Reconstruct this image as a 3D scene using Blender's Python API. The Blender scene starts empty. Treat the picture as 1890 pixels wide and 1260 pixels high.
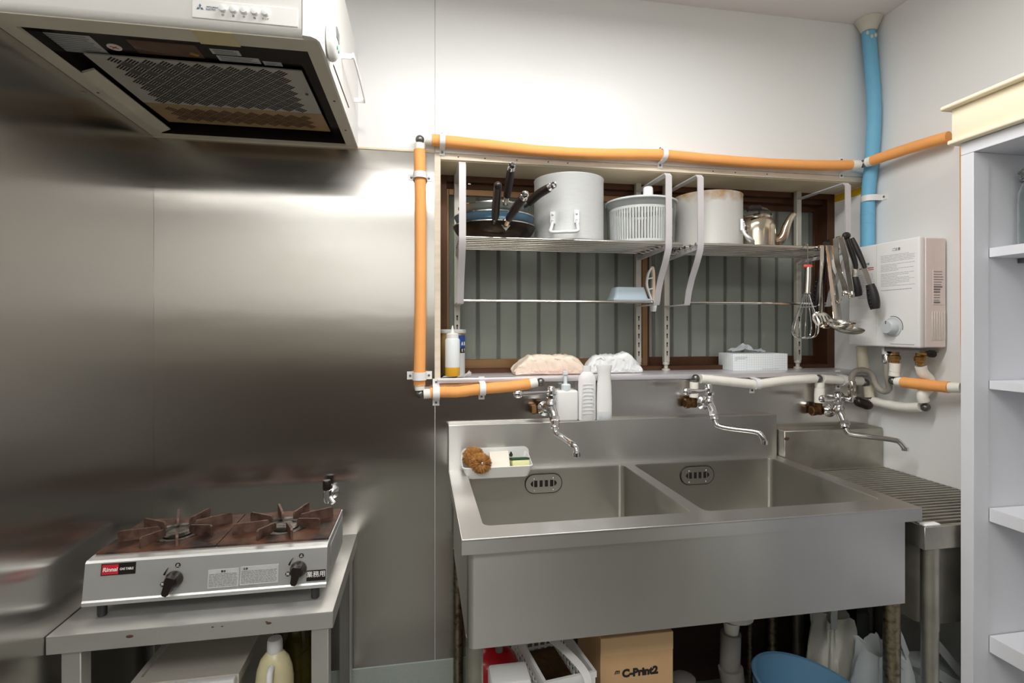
import bpy, bmesh, math, random
from mathutils import Vector, Matrix, noise
random.seed(7)
sc = bpy.context.scene
COL = sc.collection
PI = math.pi

# ------------------------------------------------------------------ camera, world, lights, exposure
cam = bpy.data.objects.new('camera', bpy.data.cameras.new('camera'))
COL.objects.link(cam)
cam.location = (0.8085, -1.7515, 1.2715)
cam.rotation_euler = (PI / 2, 0, -0.1725)
cam.data.sensor_width = 36.0
cam.data.lens = 958.28 / 1890 * 36.0
cam.data.shift_y = -(630 - 603.4) / 1890
cam.data.clip_start = 0.02
sc.camera = cam

w = bpy.data.worlds.new('world'); sc.world = w
w.use_nodes = True
w.node_tree.nodes['Background'].inputs[0].default_value = (0.75, 0.85, 1.0, 1)
w.node_tree.nodes['Background'].inputs[1].default_value = 0.25

def area(name, loc, sx, sy, power, col, rot=(0, 0, 0)):
    l = bpy.data.lights.new(name, 'AREA'); l.shape = 'RECTANGLE'
    l.size = sx; l.size_y = sy; l.energy = power; l.color = col
    o = bpy.data.objects.new(name, l); COL.objects.link(o)
    o.location = loc; o.rotation_euler = rot
    return o
CEIL = 2.4387
area('sink_ceiling_light', (1.20, -0.78, CEIL - 0.075), 1.15, 0.20, 15.5, (1.0, 0.985, 0.955))
area('room_ceiling_light', (0.50, -2.50, CEIL - 0.075), 1.22, 0.56, 26.0, (1.0, 0.985, 0.96))
sc.view_settings.view_transform = 'Standard'
sc.view_settings.look = 'None'
sc.view_settings.exposure = 0.42
sc.view_settings.gamma = 1.0
sc.view_settings.use_curve_mapping = False
sc.cycles.use_denoising = True
sc.cycles.max_bounces = 10

# ------------------------------------------------------------------ materials
MATS = {}
def srgb(r, g, b):
    f = lambda c: (c / 255 / 12.92) if c / 255 <= 0.04045 else ((c / 255 + 0.055) / 1.055) ** 2.4
    return (f(r), f(g), f(b), 1)
def mat(name, col, rough=0.5, metal=0.0, noise=0.0, nscale=20, col2=None, bump=0.0, bscale=60, stretch=(1, 1, 1),
        trans=0.0, ior=1.45, aniso=0.0, arot=0.0, sub=0.0, alpha=1.0, rvar=0.0, coat=0.0, spec=None, thresh=None, emit=None):
    m = bpy.data.materials.new(name); m.use_nodes = True
    nt = m.node_tree; p = nt.nodes['Principled BSDF']
    p.inputs['Base Color'].default_value = col
    p.inputs['Roughness'].default_value = rough
    p.inputs['Metallic'].default_value = metal
    p.inputs['IOR'].default_value = ior
    p.inputs['Transmission Weight'].default_value = trans
    p.inputs['Alpha'].default_value = alpha
    p.inputs['Coat Weight'].default_value = coat
    if spec is not None: p.inputs['Specular IOR Level'].default_value = spec
    if sub:
        p.inputs['Subsurface Weight'].default_value = sub
        p.inputs['Subsurface Radius'].default_value = (0.01, 0.01, 0.01)
    if emit:
        p.inputs['Emission Color'].default_value = col; p.inputs['Emission Strength'].default_value = emit
    tc = nt.nodes.new('ShaderNodeTexCoord')
    mp = nt.nodes.new('ShaderNodeMapping'); nt.links.new(tc.outputs['Object'], mp.inputs[0])
    mp.inputs['Scale'].default_value = stretch
    if noise or col2 is not None:
        n = nt.nodes.new('ShaderNodeTexNoise'); n.inputs['Scale'].default_value = nscale
        n.inputs['Detail'].default_value = 6
        nt.links.new(mp.outputs[0], n.inputs['Vector'])
        r = nt.nodes.new('ShaderNodeValToRGB')
        a, b = (0.35, 0.7) if thresh is None else thresh
        r.color_ramp.elements[0].position = a; r.color_ramp.elements[1].position = b
        c2 = col2 if col2 is not None else tuple(c * (1 - noise) for c in col[:3]) + (1,)
        r.color_ramp.elements[0].color = col; r.color_ramp.elements[1].color = c2
        nt.links.new(n.outputs['Fac'], r.inputs[0]); nt.links.new(r.outputs[0], p.inputs['Base Color'])
    if rvar:
        n3 = nt.nodes.new('ShaderNodeTexNoise'); n3.inputs['Scale'].default_value = 3.0; n3.inputs['Detail'].default_value = 4
        nt.links.new(mp.outputs[0], n3.inputs['Vector'])
        mr = nt.nodes.new('ShaderNodeMapRange'); mr.inputs['To Min'].default_value = rough - rvar; mr.inputs['To Max'].default_value = rough + rvar
        nt.links.new(n3.outputs['Fac'], mr.inputs[0]); nt.links.new(mr.outputs[0], p.inputs['Roughness'])
    if bump:
        n2 = nt.nodes.new('ShaderNodeTexNoise'); n2.inputs['Scale'].default_value = bscale; n2.inputs['Detail'].default_value = 3
        nt.links.new(mp.outputs[0], n2.inputs['Vector'])
        bp = nt.nodes.new('ShaderNodeBump'); bp.inputs['Strength'].default_value = bump; bp.inputs['Distance'].default_value = 0.004
        nt.links.new(n2.outputs['Fac'], bp.inputs['Height']); nt.links.new(bp.outputs[0], p.inputs['Normal'])
    if aniso:
        p.inputs['Anisotropic'].default_value = aniso
        p.inputs['Anisotropic Rotation'].default_value = arot
        tg = nt.nodes.new('ShaderNodeTangent'); tg.direction_type = 'UV_MAP'; tg.uv_map = 'UVMap'
        nt.links.new(tg.outputs[0], p.inputs['Tangent'])
    MATS[name] = m
    return m
mat('steel_wall', srgb(206, 203, 198), 0.21, 1, aniso=0.9, rvar=0.02, bump=0.22, bscale=3.2, stretch=(0.35, 0.35, 1.6))
mat('steel_sink', srgb(210, 209, 206), 0.34, 1, aniso=0.8, arot=0.25, rvar=0.04, noise=0.05, nscale=6, bump=0.12, bscale=4, stretch=(1.4, 0.6, 0.3))
mat('sill_metal', srgb(222, 219, 223), 0.35, 0.55)
mat('steel_basin', srgb(190, 188, 181), 0.32, 1, aniso=0.7, arot=0.25)
mat('steel_table', srgb(214, 213, 209), 0.45, 0.78, aniso=0.5, noise=0.10, nscale=9)
mat('steel_stove', srgb(214, 215, 214), 0.45, 0.75, aniso=0.5, noise=0.05, nscale=8)
mat('steel_dull', srgb(192, 188, 178), 0.45, 1, noise=0.25, nscale=14, bump=0.05, bscale=300)
mat('steel_old', srgb(160, 150, 130), 0.40, 1, col2=srgb(92, 70, 48), nscale=70, thresh=(0.45, 0.75))
mat('chrome', srgb(225, 225, 226), 0.10, 1)
mat('polished', srgb(212, 208, 200), 0.16, 1)
mat('kettle_steel', srgb(214, 204, 188), 0.15, 1, col2=srgb(160, 118, 70), nscale=12, thresh=(0.5, 0.78))
mat('aluminium', srgb(226, 228, 228), 0.5, 0.35, noise=0.04, nscale=30, stretch=(1, 1, 6), rvar=0.05)
mat('aluminium_worn', srgb(226, 225, 221), 0.5, 0.35, noise=0.04, nscale=18, rvar=0.05)
mat('scorch', srgb(222, 218, 210), 0.5, 0.4, col2=srgb(196, 158, 104), nscale=16, thresh=(0.46, 0.75))
mat('white_wall', srgb(238, 239, 238), 0.30, noise=0.02, nscale=2, spec=0.4)
mat('ceiling_white', srgb(236, 232, 232), 0.8)
mat('baseboard_grey', srgb(172, 182, 174), 0.6, noise=0.10, nscale=180)
mat('floor_sheet', srgb(118, 119, 111), 0.5, noise=0.12, nscale=60)
mat('room_white', srgb(240, 240, 238), 0.6)
mat('cupboard_dark', srgb(78, 66, 58), 0.5)
mat('wall_taupe', srgb(150, 144, 134), 0.5)
mat('added_board_dark', srgb(58, 42, 38), 0.5, noise=0.3, nscale=9, stretch=(1, 1, 8))
mat('seam_dark', srgb(110, 106, 100), 0.6)
mat('pale_wood', srgb(232, 220, 200), 0.6, noise=0.10, nscale=7, stretch=(1, 12, 12), bump=0.1, bscale=20)
mat('cream_paint', srgb(232, 216, 186), 0.5, noise=0.05, nscale=10)
mat('brown_aluminium', srgb(92, 62, 44), 0.38, 0.55, noise=0.12, nscale=14)
mat('bronze_sash', srgb(150, 116, 82), 0.38, 0.6, noise=0.10, nscale=14)
mat('shutter_grey', srgb(228, 229, 224), 0.7)
mat('shutter_gap', srgb(84, 66, 54), 0.8)
mat('frosted_glass', srgb(214, 218, 212), 0.24, trans=0.86, ior=1.12, bump=0.25, bscale=500, noise=0.04, nscale=400)
mat('shelf_grey', srgb(208, 204, 206), 0.42, 0.25)
mat('pole_grey', srgb(196, 192, 182), 0.45, 0.3, noise=0.06, nscale=40)
mat('dark', srgb(24, 18, 18), 0.6)
mat('black_plastic', srgb(34, 26, 26), 0.28)
mat('black_rubber', srgb(38, 37, 38), 0.5)
mat('white_plastic', srgb(238, 238, 236), 0.35, sub=0.05)
mat('hood_white', srgb(236, 234, 230), 0.32, noise=0.03, nscale=6)
mat('hood_rim', srgb(212, 206, 188), 0.42, noise=0.12, nscale=9)
mat('hood_inside', srgb(34, 25, 24), 0.22)
mat('filter_steel', srgb(200, 198, 190), 0.42, 0.5, noise=0.1, nscale=30)
mat('filter_light_brown_cast', srgb(186, 156, 112), 0.42, 0.4, noise=0.25, nscale=12)  # back filter: brown cast from how it catches light, put into the colour
mat('slot_brown', srgb(72, 40, 22), 0.5)
mat('lamp_cover', srgb(104, 78, 64), 0.25, noise=0.2, nscale=20)
mat('label_white', srgb(226, 224, 216), 0.5)
mat('label_grey', srgb(188, 190, 188), 0.5, noise=0.15, nscale=60)
mat('ink', srgb(44, 40, 40), 0.6)
mat('ink_grey', srgb(132, 132, 134), 0.6)
mat('ink_pale', srgb(168, 168, 170), 0.6)
mat('ink_red', srgb(206, 62, 56), 0.6)
mat('ink_pink', srgb(236, 150, 150), 0.6)
mat('logo_blue', srgb(80, 104, 128), 0.5)
mat('badge_red', srgb(196, 40, 52), 0.4)
mat('badge_black', srgb(30, 24, 24), 0.4)
mat('letter_white', srgb(240, 238, 234), 0.5)
mat('orange_foam', srgb(255, 178, 104), 0.7, noise=0.05, nscale=25, bump=0.08, bscale=40)
mat('white_foam', srgb(244, 241, 232), 0.6, noise=0.03, nscale=30, bump=0.15, bscale=70)
mat('beige_foam', srgb(236, 228, 206), 0.6, noise=0.06, nscale=30, bump=0.15, bscale=70)
mat('blue_foam', srgb(122, 192, 228), 0.6, noise=0.05, nscale=30, bump=0.05, bscale=50)
mat('clamp_white', srgb(242, 242, 242), 0.35)
mat('old_tape', srgb(208, 192, 150), 0.5)
mat('screw', srgb(120, 118, 116), 0.35, 0.9)
mat('brass', srgb(196, 156, 98), 0.28, 1, noise=0.2, nscale=60)
mat('copper_old', srgb(122, 92, 62), 0.35, 1, noise=0.3, nscale=50)
mat('hose_grey', srgb(160, 154, 144), 0.5)
mat('heater_white', srgb(240, 239, 238), 0.38)
mat('heater_side', srgb(240, 230, 228), 0.42)
mat('knob_grey', srgb(198, 203, 206), 0.4)
mat('rust_plate', srgb(110, 74, 56), 0.55, 0.35, col2=srgb(46, 32, 28), nscale=14, thresh=(0.38, 0.60), bump=0.25, bscale=120)
mat('rust_fin', srgb(122, 96, 84), 0.5, 0.45, col2=srgb(74, 54, 46), nscale=40)
mat('burner_iron', srgb(96, 90, 84), 0.35, 0.9, noise=0.3, nscale=30)
mat('iron_pan', srgb(70, 60, 50), 0.32, 0.85, col2=srgb(36, 28, 25), nscale=14)
mat('blue_pan', srgb(84, 116, 138), 0.35, 0.3)
mat('grey_pan', srgb(142, 146, 142), 0.40, 0.75, noise=0.25, nscale=12)
mat('clear_plastic', srgb(250, 252, 252), 0.12, trans=0.93, ior=1.03)
mat('cloudy_plastic', srgb(236, 240, 240), 0.3, trans=0.3, ior=1.1)
mat('blue_clear', srgb(206, 222, 232), 0.25, trans=0.35, ior=1.2)
mat('peach_plastic', srgb(240, 214, 190), 0.4)
mat('oil_yellow', srgb(228, 176, 50), 0.2, noise=0.05)
mat('bottle_translucent', srgb(232, 238, 240), 0.35, sub=0.2)
mat('can_gold', srgb(196, 172, 120), 0.3, 0.7)
mat('can_blue', srgb(34, 76, 150), 0.4)
mat('paper_white', srgb(244, 243, 240), 0.7)
mat('peach_bag', srgb(252, 232, 214), 0.36, noise=0.05, nscale=14, bump=0.15, bscale=40)
mat('white_bag', srgb(238, 240, 240), 0.35, bump=0.3, bscale=26)
mat('tissue_box', srgb(240, 243, 243), 0.5)
mat('tissue', srgb(232, 236, 240), 0.8)
mat('brush_brown', srgb(206, 152, 86), 0.8, col2=srgb(150, 98, 48), nscale=80)
mat('melamine', srgb(244, 240, 226), 0.85)
mat('sponge_yellow', srgb(238, 236, 178), 0.85, bump=0.3, bscale=300)
mat('scrub_green', srgb(50, 84, 62), 0.9, bump=0.6, bscale=300)
mat('red_plastic', srgb(176, 22, 36), 0.28)
mat('cardboard', srgb(222, 182, 136), 0.75, noise=0.06, nscale=12)
mat('cardboard_tape', srgb(224, 188, 144), 0.45)
mat('pipe_grey', srgb(120, 116, 112), 0.4)
mat('drain_white', srgb(200, 198, 190), 0.4)
mat('tub_blue', srgb(104, 150, 182), 0.45)
mat('bag_thin', srgb(226, 232, 232), 0.32, bump=0.5, bscale=14, trans=0.25, ior=1.1)
mat('bag_roll', srgb(206, 204, 192), 0.4, bump=0.4, bscale=24)
mat('cabinet_white', srgb(217, 218, 223), 0.5)
mat('cream_board', srgb(244, 232, 204), 0.5)
mat('cream_edge', srgb(214, 178, 118), 0.5)
mat('glass', srgb(240, 246, 244), 0.03, trans=1.0, ior=1.35)
mat('wire', srgb(150, 146, 140), 0.3, 1)
mat('container_grey', srgb(196, 190, 180), 0.45)
mat('jug_plastic', srgb(234, 228, 200), 0.35, sub=0.2)
mat('jug_oil', srgb(224, 214, 172), 0.3, sub=0.1)
mat('olive_bottle', srgb(66, 60, 14), 0.10, trans=0.5, ior=1.3)
mat('yellow_tape', srgb(226, 182, 40), 0.5)
mat('timer_screen', srgb(120, 124, 124), 0.2)
mat('timer_green', srgb(150, 214, 190), 0.5)
mat('red_ring', srgb(222, 84, 70), 0.4)
mat('putty', srgb(214, 212, 200), 0.7, bump=0.3, bscale=40)
mat('smudge_red', srgb(84, 58, 46), 0.8)
mat('lamp_body', srgb(240, 240, 238), 0.5)

m = MATS['aluminium_worn']; nt = m.node_tree; P_ = nt.nodes['Principled BSDF']      # brown scorch stain creeping down from the pot rim
tc = nt.nodes.new('ShaderNodeTexCoord'); sx_ = nt.nodes.new('ShaderNodeSeparateXYZ'); nt.links.new(tc.outputs['Object'], sx_.inputs[0])
mr = nt.nodes.new('ShaderNodeMapRange'); mr.inputs['From Min'].default_value = 0.105; mr.inputs['From Max'].default_value = 0.185; mr.inputs['To Min'].default_value = -0.45; mr.inputs['To Max'].default_value = 0.30
nt.links.new(sx_.outputs[2], mr.inputs[0])
ns = nt.nodes.new('ShaderNodeTexNoise'); ns.inputs['Scale'].default_value = 24; ns.inputs['Detail'].default_value = 8; nt.links.new(tc.outputs['Object'], ns.inputs['Vector'])
ad = nt.nodes.new('ShaderNodeMath'); ad.operation = 'ADD'; nt.links.new(mr.outputs[0], ad.inputs[0]); nt.links.new(ns.outputs['Fac'], ad.inputs[1])
cr_ = nt.nodes.new('ShaderNodeValToRGB'); cr_.color_ramp.elements[0].position = 0.52; cr_.color_ramp.elements[0].color = srgb(226, 225, 221); cr_.color_ramp.elements[1].position = 0.95; cr_.color_ramp.elements[1].color = srgb(188, 146, 92)
nt.links.new(ad.outputs[0], cr_.inputs[0]); nt.links.new(cr_.outputs[0], P_.inputs['Base Color'])

nt = MATS['tissue_box'].node_tree; tc = nt.nodes.new('ShaderNodeTexCoord'); mp = nt.nodes.new('ShaderNodeMapping'); mp.inputs['Rotation'].default_value = (0, PI / 4, 0)
ck = nt.nodes.new('ShaderNodeTexChecker'); ck.inputs['Scale'].default_value = 150; ck.inputs['Color1'].default_value = srgb(242, 244, 244); ck.inputs['Color2'].default_value = srgb(222, 231, 234)
nt.links.new(tc.outputs['Object'], mp.inputs[0]); nt.links.new(mp.outputs[0], ck.inputs[0]); nt.links.new(ck.outputs[0], nt.nodes['Principled BSDF'].inputs['Base Color'])

# ------------------------------------------------------------------ mesh builder
class B:
    def __init__(s, M=None):
        s.bm = bmesh.new(); s.M = M or Matrix.Identity(4)
    def v(s, p): return s.bm.verts.new(s.M @ Vector(p))
    def f(s, vs):
        try: return s.bm.faces.new(vs)
        except ValueError: return None
    def box(s, x0, x1, y0, y1, z0, z1, bev=0.0, seg=2):
        m = s.M @ Matrix.Translation(((x0 + x1) / 2, (y0 + y1) / 2, (z0 + z1) / 2)) @ Matrix.Diagonal((abs(x1 - x0), abs(y1 - y0), abs(z1 - z0), 1))
        r = bmesh.ops.create_cube(s.bm, size=1, matrix=m)
        if bev > 0:
            es = set(e for vv in r['verts'] for e in vv.link_edges)
            bmesh.ops.bevel(s.bm, geom=list(es), offset=bev, segments=seg, affect='EDGES', profile=0.5)
        return s
    def tube(s, pts, r, seg=10, caps=True, closed=False, flat=1.0):
        pts = [Vector(p) for p in pts]; n = len(pts)
        rs = r if isinstance(r, (list, tuple)) else [r] * n
        rings = []; up = None
        for i, p in enumerate(pts):
            if closed: t = pts[(i + 1) % n] - pts[i - 1]
            else: t = pts[min(i + 1, n - 1)] - pts[max(i - 1, 0)]
            t.normalize()
            if up is None:
                up = Vector((0, 0, 1)) if abs(t.z) < 0.9 else Vector((0, 1, 0))
            a = (up - t * up.dot(t)).normalized(); b = t.cross(a); up = a
            rings.append([s.v(p + (a * math.cos(2 * PI * k / seg) + b * math.sin(2 * PI * k / seg) * flat) * rs[i]) for k in range(seg)])
        m = n if closed else n - 1
        for i in range(m):
            A, C = rings[i], rings[(i + 1) % n]
            for k in range(seg): s.f([A[k], A[(k + 1) % seg], C[(k + 1) % seg], C[k]])
        if caps and not closed:
            s.f(list(reversed(rings[0]))); s.f(rings[-1])
        return s
    def cyl(s, p0, p1, r0, r1=None, seg=16): return s.tube([p0, p1], [r0, r0 if r1 is None else r1], seg)
    def lathe(s, prof, c=(0, 0, 0), axis=(0, 0, 1), seg=32, caps=True):
        a = Vector(axis).normalized(); u = a.orthogonal().normalized(); w_ = a.cross(u); c = Vector(c); rings = []
        for r, h in prof:
            rings.append([s.v(c + a * h + (u * math.cos(2 * PI * k / seg) + w_ * math.sin(2 * PI * k / seg)) * max(r, 1e-5)) for k in range(seg)])
        for A, C in zip(rings, rings[1:]):
            for k in range(seg): s.f([A[k], A[(k + 1) % seg], C[(k + 1) % seg], C[k]])
        if caps:
            s.f(list(reversed(rings[0]))); s.f(rings[-1])
        return s
    def prism(s, poly, plane, a0, a1):
        def P(p, a): return {'xy': (p[0], p[1], a), 'xz': (p[0], a, p[1]), 'yz': (a, p[0], p[1])}[plane]
        A = [s.v(P(p, a0)) for p in poly]; C = [s.v(P(p, a1)) for p in poly]; n = len(poly)
        for k in range(n): s.f([A[k], A[(k + 1) % n], C[(k + 1) % n], C[k]])
        s.f(list(reversed(A))); s.f(C)
        return s
    def sphere(s, c, r, sx=1, sy=1, sz=1, u=16, v_=10):
        m = s.M @ Matrix.Translation(c) @ Matrix.Diagonal((r * sx, r * sy, r * sz, 1))
        bmesh.ops.create_uvsphere(s.bm, u_segments=u, v_segments=v_, radius=1, matrix=m); return s
    def ribbon(s, pts, wdir, width, th):
        pts = [Vector(p) for p in pts]; wd = Vector(wdir).normalized(); n = len(pts); R = []
        for i, p in enumerate(pts):
            t = (pts[min(i + 1, n - 1)] - pts[max(i - 1, 0)]).normalized(); nn = wd.cross(t).normalized()
            R.append([s.v(p + wd * width / 2 + nn * th / 2), s.v(p - wd * width / 2 + nn * th / 2), s.v(p - wd * width / 2 - nn * th / 2), s.v(p + wd * width / 2 - nn * th / 2)])
        for A, C in zip(R, R[1:]):
            for k in range(4): s.f([A[k], A[(k + 1) % 4], C[(k + 1) % 4], C[k]])
        s.f(R[0]); s.f(list(reversed(R[-1]))); return s
    def plate(s, outer, holes, plane, a0, a1):
        def P(p, a): return {'xy': (p[0], p[1], a), 'xz': (p[0], a, p[1]), 'yz': (a, p[0], p[1])}[plane]
        layers = []
        for a in (a0, a1):
            loops = []; edges = []
            for lp in [outer] + holes:
                vs = [s.v(P(p, a)) for p in lp]; loops.append(vs)
                edges += [s.bm.edges.new((vs[k], vs[(k + 1) % len(vs)])) for k in range(len(vs))]
            bmesh.ops.triangle_fill(s.bm, use_beauty=True, use_dissolve=False, edges=edges)
            layers.append(loops)
        for L0, L1 in zip(*layers):
            n = len(L0)
            for k in range(n): s.f([L0[k], L0[(k + 1) % n], L1[(k + 1) % n], L1[k]])
        return s
def rrect(x0, x1, y0, y1, r, n=5):
    pts = []
    for cx, cy, a in ((x1 - r, y0 + r, -90), (x1 - r, y1 - r, 0), (x0 + r, y1 - r, 90), (x0 + r, y0 + r, 180)):
        for k in range(n + 1):
            t = math.radians(a + 90 * k / n); pts.append((cx + r * math.cos(t), cy + r * math.sin(t)))
    return pts
def circ(cx, cy, r, n=24): return [(cx + r * math.cos(2 * PI * k / n), cy + r * math.sin(2 * PI * k / n)) for k in range(n)]
def smooth(pts, n=6):
    P = [Vector(p) for p in pts]; out = []
    for i in range(len(P) - 1):
        p0 = P[max(i - 1, 0)]; p1 = P[i]; p2 = P[i + 1]; p3 = P[min(i + 2, len(P) - 1)]
        for k in range(n):
            t = k / n
            out.append(0.5 * ((2 * p1) + (p2 - p0) * t + (2 * p0 - 5 * p1 + 4 * p2 - p3) * t * t + (3 * p1 - p0 - 3 * p2 + p3) * t ** 3))
    out.append(P[-1]); return out

ORG = {}
def finish(name, b, material, org, ang=38, recalc=True):
    bm = b.bm
    if recalc: bmesh.ops.recalc_face_normals(bm, faces=bm.faces)
    for vv in bm.verts: vv.co -= org
    uv = bm.loops.layers.uv.new('UVMap')
    for fc in bm.faces:
        n = fc.normal
        t = Vector((1, 0, 0)) if abs(n.z) > 0.8 else Vector((0, 0, 1)).cross(n).normalized()
        q = n.cross(t)
        for lp in fc.loops: lp[uv].uv = (lp.vert.co.dot(t), lp.vert.co.dot(q))
        fc.smooth = True
    me = bpy.data.meshes.new(name); bm.to_mesh(me); bm.free()
    me.set_sharp_from_angle(angle=math.radians(ang))
    me.materials.append(MATS[material])
    o = bpy.data.objects.new(name, me); COL.objects.link(o); ORG[o.name] = org
    return o
def thing(name, label, cat, loc, group=None):
    o = bpy.data.objects.new(name, None); COL.objects.link(o); o.location = loc; o.empty_display_size = 0.05
    o['label'] = label; o['category'] = cat
    if group: o['group'] = group
    ORG[o.name] = Vector(loc); return o
def part(name, b, material, parent, label=None, stuff=False, ang=38):
    o = finish(name, b, material, ORG[parent.name], ang); o.parent = parent
    if label: o['label'] = label
    if stuff: o['kind'] = 'stuff'
    return o
def single(name, b, material, label, cat, group=None, ang=38):
    vs = [vv.co for vv in b.bm.verts]
    org = Vector(((min(p.x for p in vs) + max(p.x for p in vs)) / 2, (min(p.y for p in vs) + max(p.y for p in vs)) / 2, min(p.z for p in vs)))
    o = finish(name, b, material, org, ang); o.location = org
    o['label'] = label; o['category'] = cat
    if group: o['group'] = group
    return o
def struct(name, b, material, label=None):
    o = finish(name, b, material, Vector((0, 0, 0))); o['kind'] = 'structure'
    if label: o['label'] = label
    return o
def copy_part(src, parent, dloc, rotz=0.0):
    c = src.copy(); COL.objects.link(c); c.parent = parent; c.location = Vector(src.location) + Vector(dloc)
    return c
FRONT = Matrix(((1, 0, 0, 0), (0, 0, -1, 0), (0, 1, 0, 0), (0, 0, 0, 1)))      # reads from -y
LEFTF = Matrix(((0, 0, -1, 0), (-1, 0, 0, 0), (0, 1, 0, 0), (0, 0, 0, 1)))     # reads from -x
DOWNF = Matrix(((1, 0, 0, 0), (0, -1, 0, 0), (0, 0, -1, 0), (0, 0, 0, 1)))     # reads from below
def text(body, size, pos, R, material, parent, name='lettering', align='CENTER', bold=0.0, sx=1.0, shear=0.0, thick=0.0004):
    cu = bpy.data.curves.new(name, 'FONT'); cu.body = body; cu.size = size; cu.align_x = align; cu.align_y = 'CENTER'
    cu.extrude = thick; cu.offset = bold; cu.shear = shear; cu.resolution_u = 3
    t = bpy.data.objects.new(name, cu); COL.objects.link(t)
    bpy.context.view_layer.update()
    me = bpy.data.meshes.new_from_object(t.evaluated_get(bpy.context.evaluated_depsgraph_get()))
    bpy.data.objects.remove(t)
    me.transform(Matrix.Translation(Vector(pos) - ORG[parent.name]) @ R @ Matrix.Diagonal((sx, 1, 1, 1)))
    me.materials.clear(); me.materials.append(MATS[material])
    o = bpy.data.objects.new(name, me); COL.objects.link(o); o.parent = parent; ORG[o.name] = ORG[parent.name]
    return o

# ------------------------------------------------------------------ the room
W = 2.519
YB = -3.3
b = B(); b.box(-0.2, W + 0.2, YB - 0.1, 0.45, -0.06, 0.0); struct('floor', b, 'floor_sheet')
b = B(); b.box(-0.2, W + 0.2, YB - 0.1, 0.45, CEIL, CEIL + 0.06); struct('ceiling', b, 'ceiling_white')
b = B(); b.box(-0.12, 0.0, YB, 0.28, 0, CEIL); wl = struct('wall_left', b, 'white_wall')
b = B(); b.box(W, W + 0.12, YB, 0.28, 0, CEIL); wr = struct('wall_right', b, 'white_wall')
b = B(); b.box(-0.12, W + 0.12, YB - 0.1, YB, 0, CEIL); wf = struct('wall_front', b, 'room_white')
b = B(); b.box(0, W, YB, YB + 0.02, 0, 0.98); part('wainscot', b, 'cupboard_dark', wf)
b = B(); b.box(0, W, YB, YB + 0.015, 0.98, 1.38); part('wall_tile', b, 'wall_taupe', wf)
b = B()
b.box(0, 0.851, 0.0, 0.24, 0, CEIL); b.box(0.851, W, 0.0, 0.24, 1.851, CEIL); b.box(0.851, W, 0.0, 0.24, 0, 1.087)
wb = struct('wall_back', b, 'white_wall')
def wall_part(name, b, m, parent): return part(name, b, m, parent)
b = B(); b.box(0.0005, 0.8515, -0.004, 0.001, 0.163, 1.851, 0.0006, 1); wall_part('steel_panel', b, 'steel_wall', wb)
b = B(); b.box(0.8535, W - 0.004, -0.004, 0.001, 0.163, 1.082, 0.0006, 1); wall_part('steel_panel', b, 'steel_wall', wb)
b = B(); b.box(0.0005, 0.852, -0.004, 0.001, 1.856, CEIL, 0.0005, 1); wall_part('white_panel', b, 'white_wall', wb)
b = B(); b.box(0.8535, W, -0.004, 0.001, 1.853, CEIL, 0.0005, 1); wall_part('white_panel', b, 'white_wall', wb)
b = B(); b.box(0.0, 0.851, -0.007, 0.0, 1.850, 1.857, 0.001, 1); wall_part('edge_bead', b, 'cream_paint', wb)
b = B(); b.box(-0.001, 0.004, -1.35, -0.0045, 0.163, 1.851, 0.0006, 1); wall_part('steel_panel', b, 'steel_wall', wl)
b = B(); b.box(-0.001, 0.004, -3.28, -1.352, 0.163, 1.851, 0.0006, 1); wall_part('steel_panel', b, 'steel_wall', wl)
b = B(); b.box(0.004, W, -0.007, 0.0, 0, 0.163, 0.001, 1); o = struct('baseboard_back', b, 'baseboard_grey')
b = B(); b.box(0.0, 0.007, YB, -0.007, 0, 0.163, 0.001, 1); o = struct('baseboard_left', b, 'baseboard_grey')
b = B(); b.box(W - 0.007, W, YB, -0.007, 0, 0.10, 0.001, 1); o = struct('baseboard_right', b, 'baseboard_grey')
# window surround boards
b = B(); b.box(0.851, 0.871, -0.004, 0.215, 1.087, 1.851, 0.001, 1); struct('trim_1', b, 'pale_wood')
b = B(); b.box(0.871, W, -0.004, 0.215, 1.831, 1.851, 0.001, 1); t2 = struct('trim_2', b, 'pale_wood')
b = B(); b.box(0.871, W, 0.004, 0.2, 1.8285, 1.831); part('soffit_board', b, 'cream_paint', t2)
b = B()
for x in (0.93, 1.02, 1.13, 1.24, 1.31, 1.86, 1.95, 2.08): b.cyl((x, -0.005, 1.842), (x, -0.003, 1.842), 0.0022, seg=8)
part('screw_head', b, 'dark', t2, stuff=True)
b = B(); b.box(0.860, W, -0.012, 0.235, 1.084, 1.101, 0.002, 2); struct('trim_3', b, 'sill_metal')
b = B(); b.box(W - 0.0012, W, 0.015, 0.17, 1.795, 1.824); part('yellow_tape', b, 'yellow_tape', wr)

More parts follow.
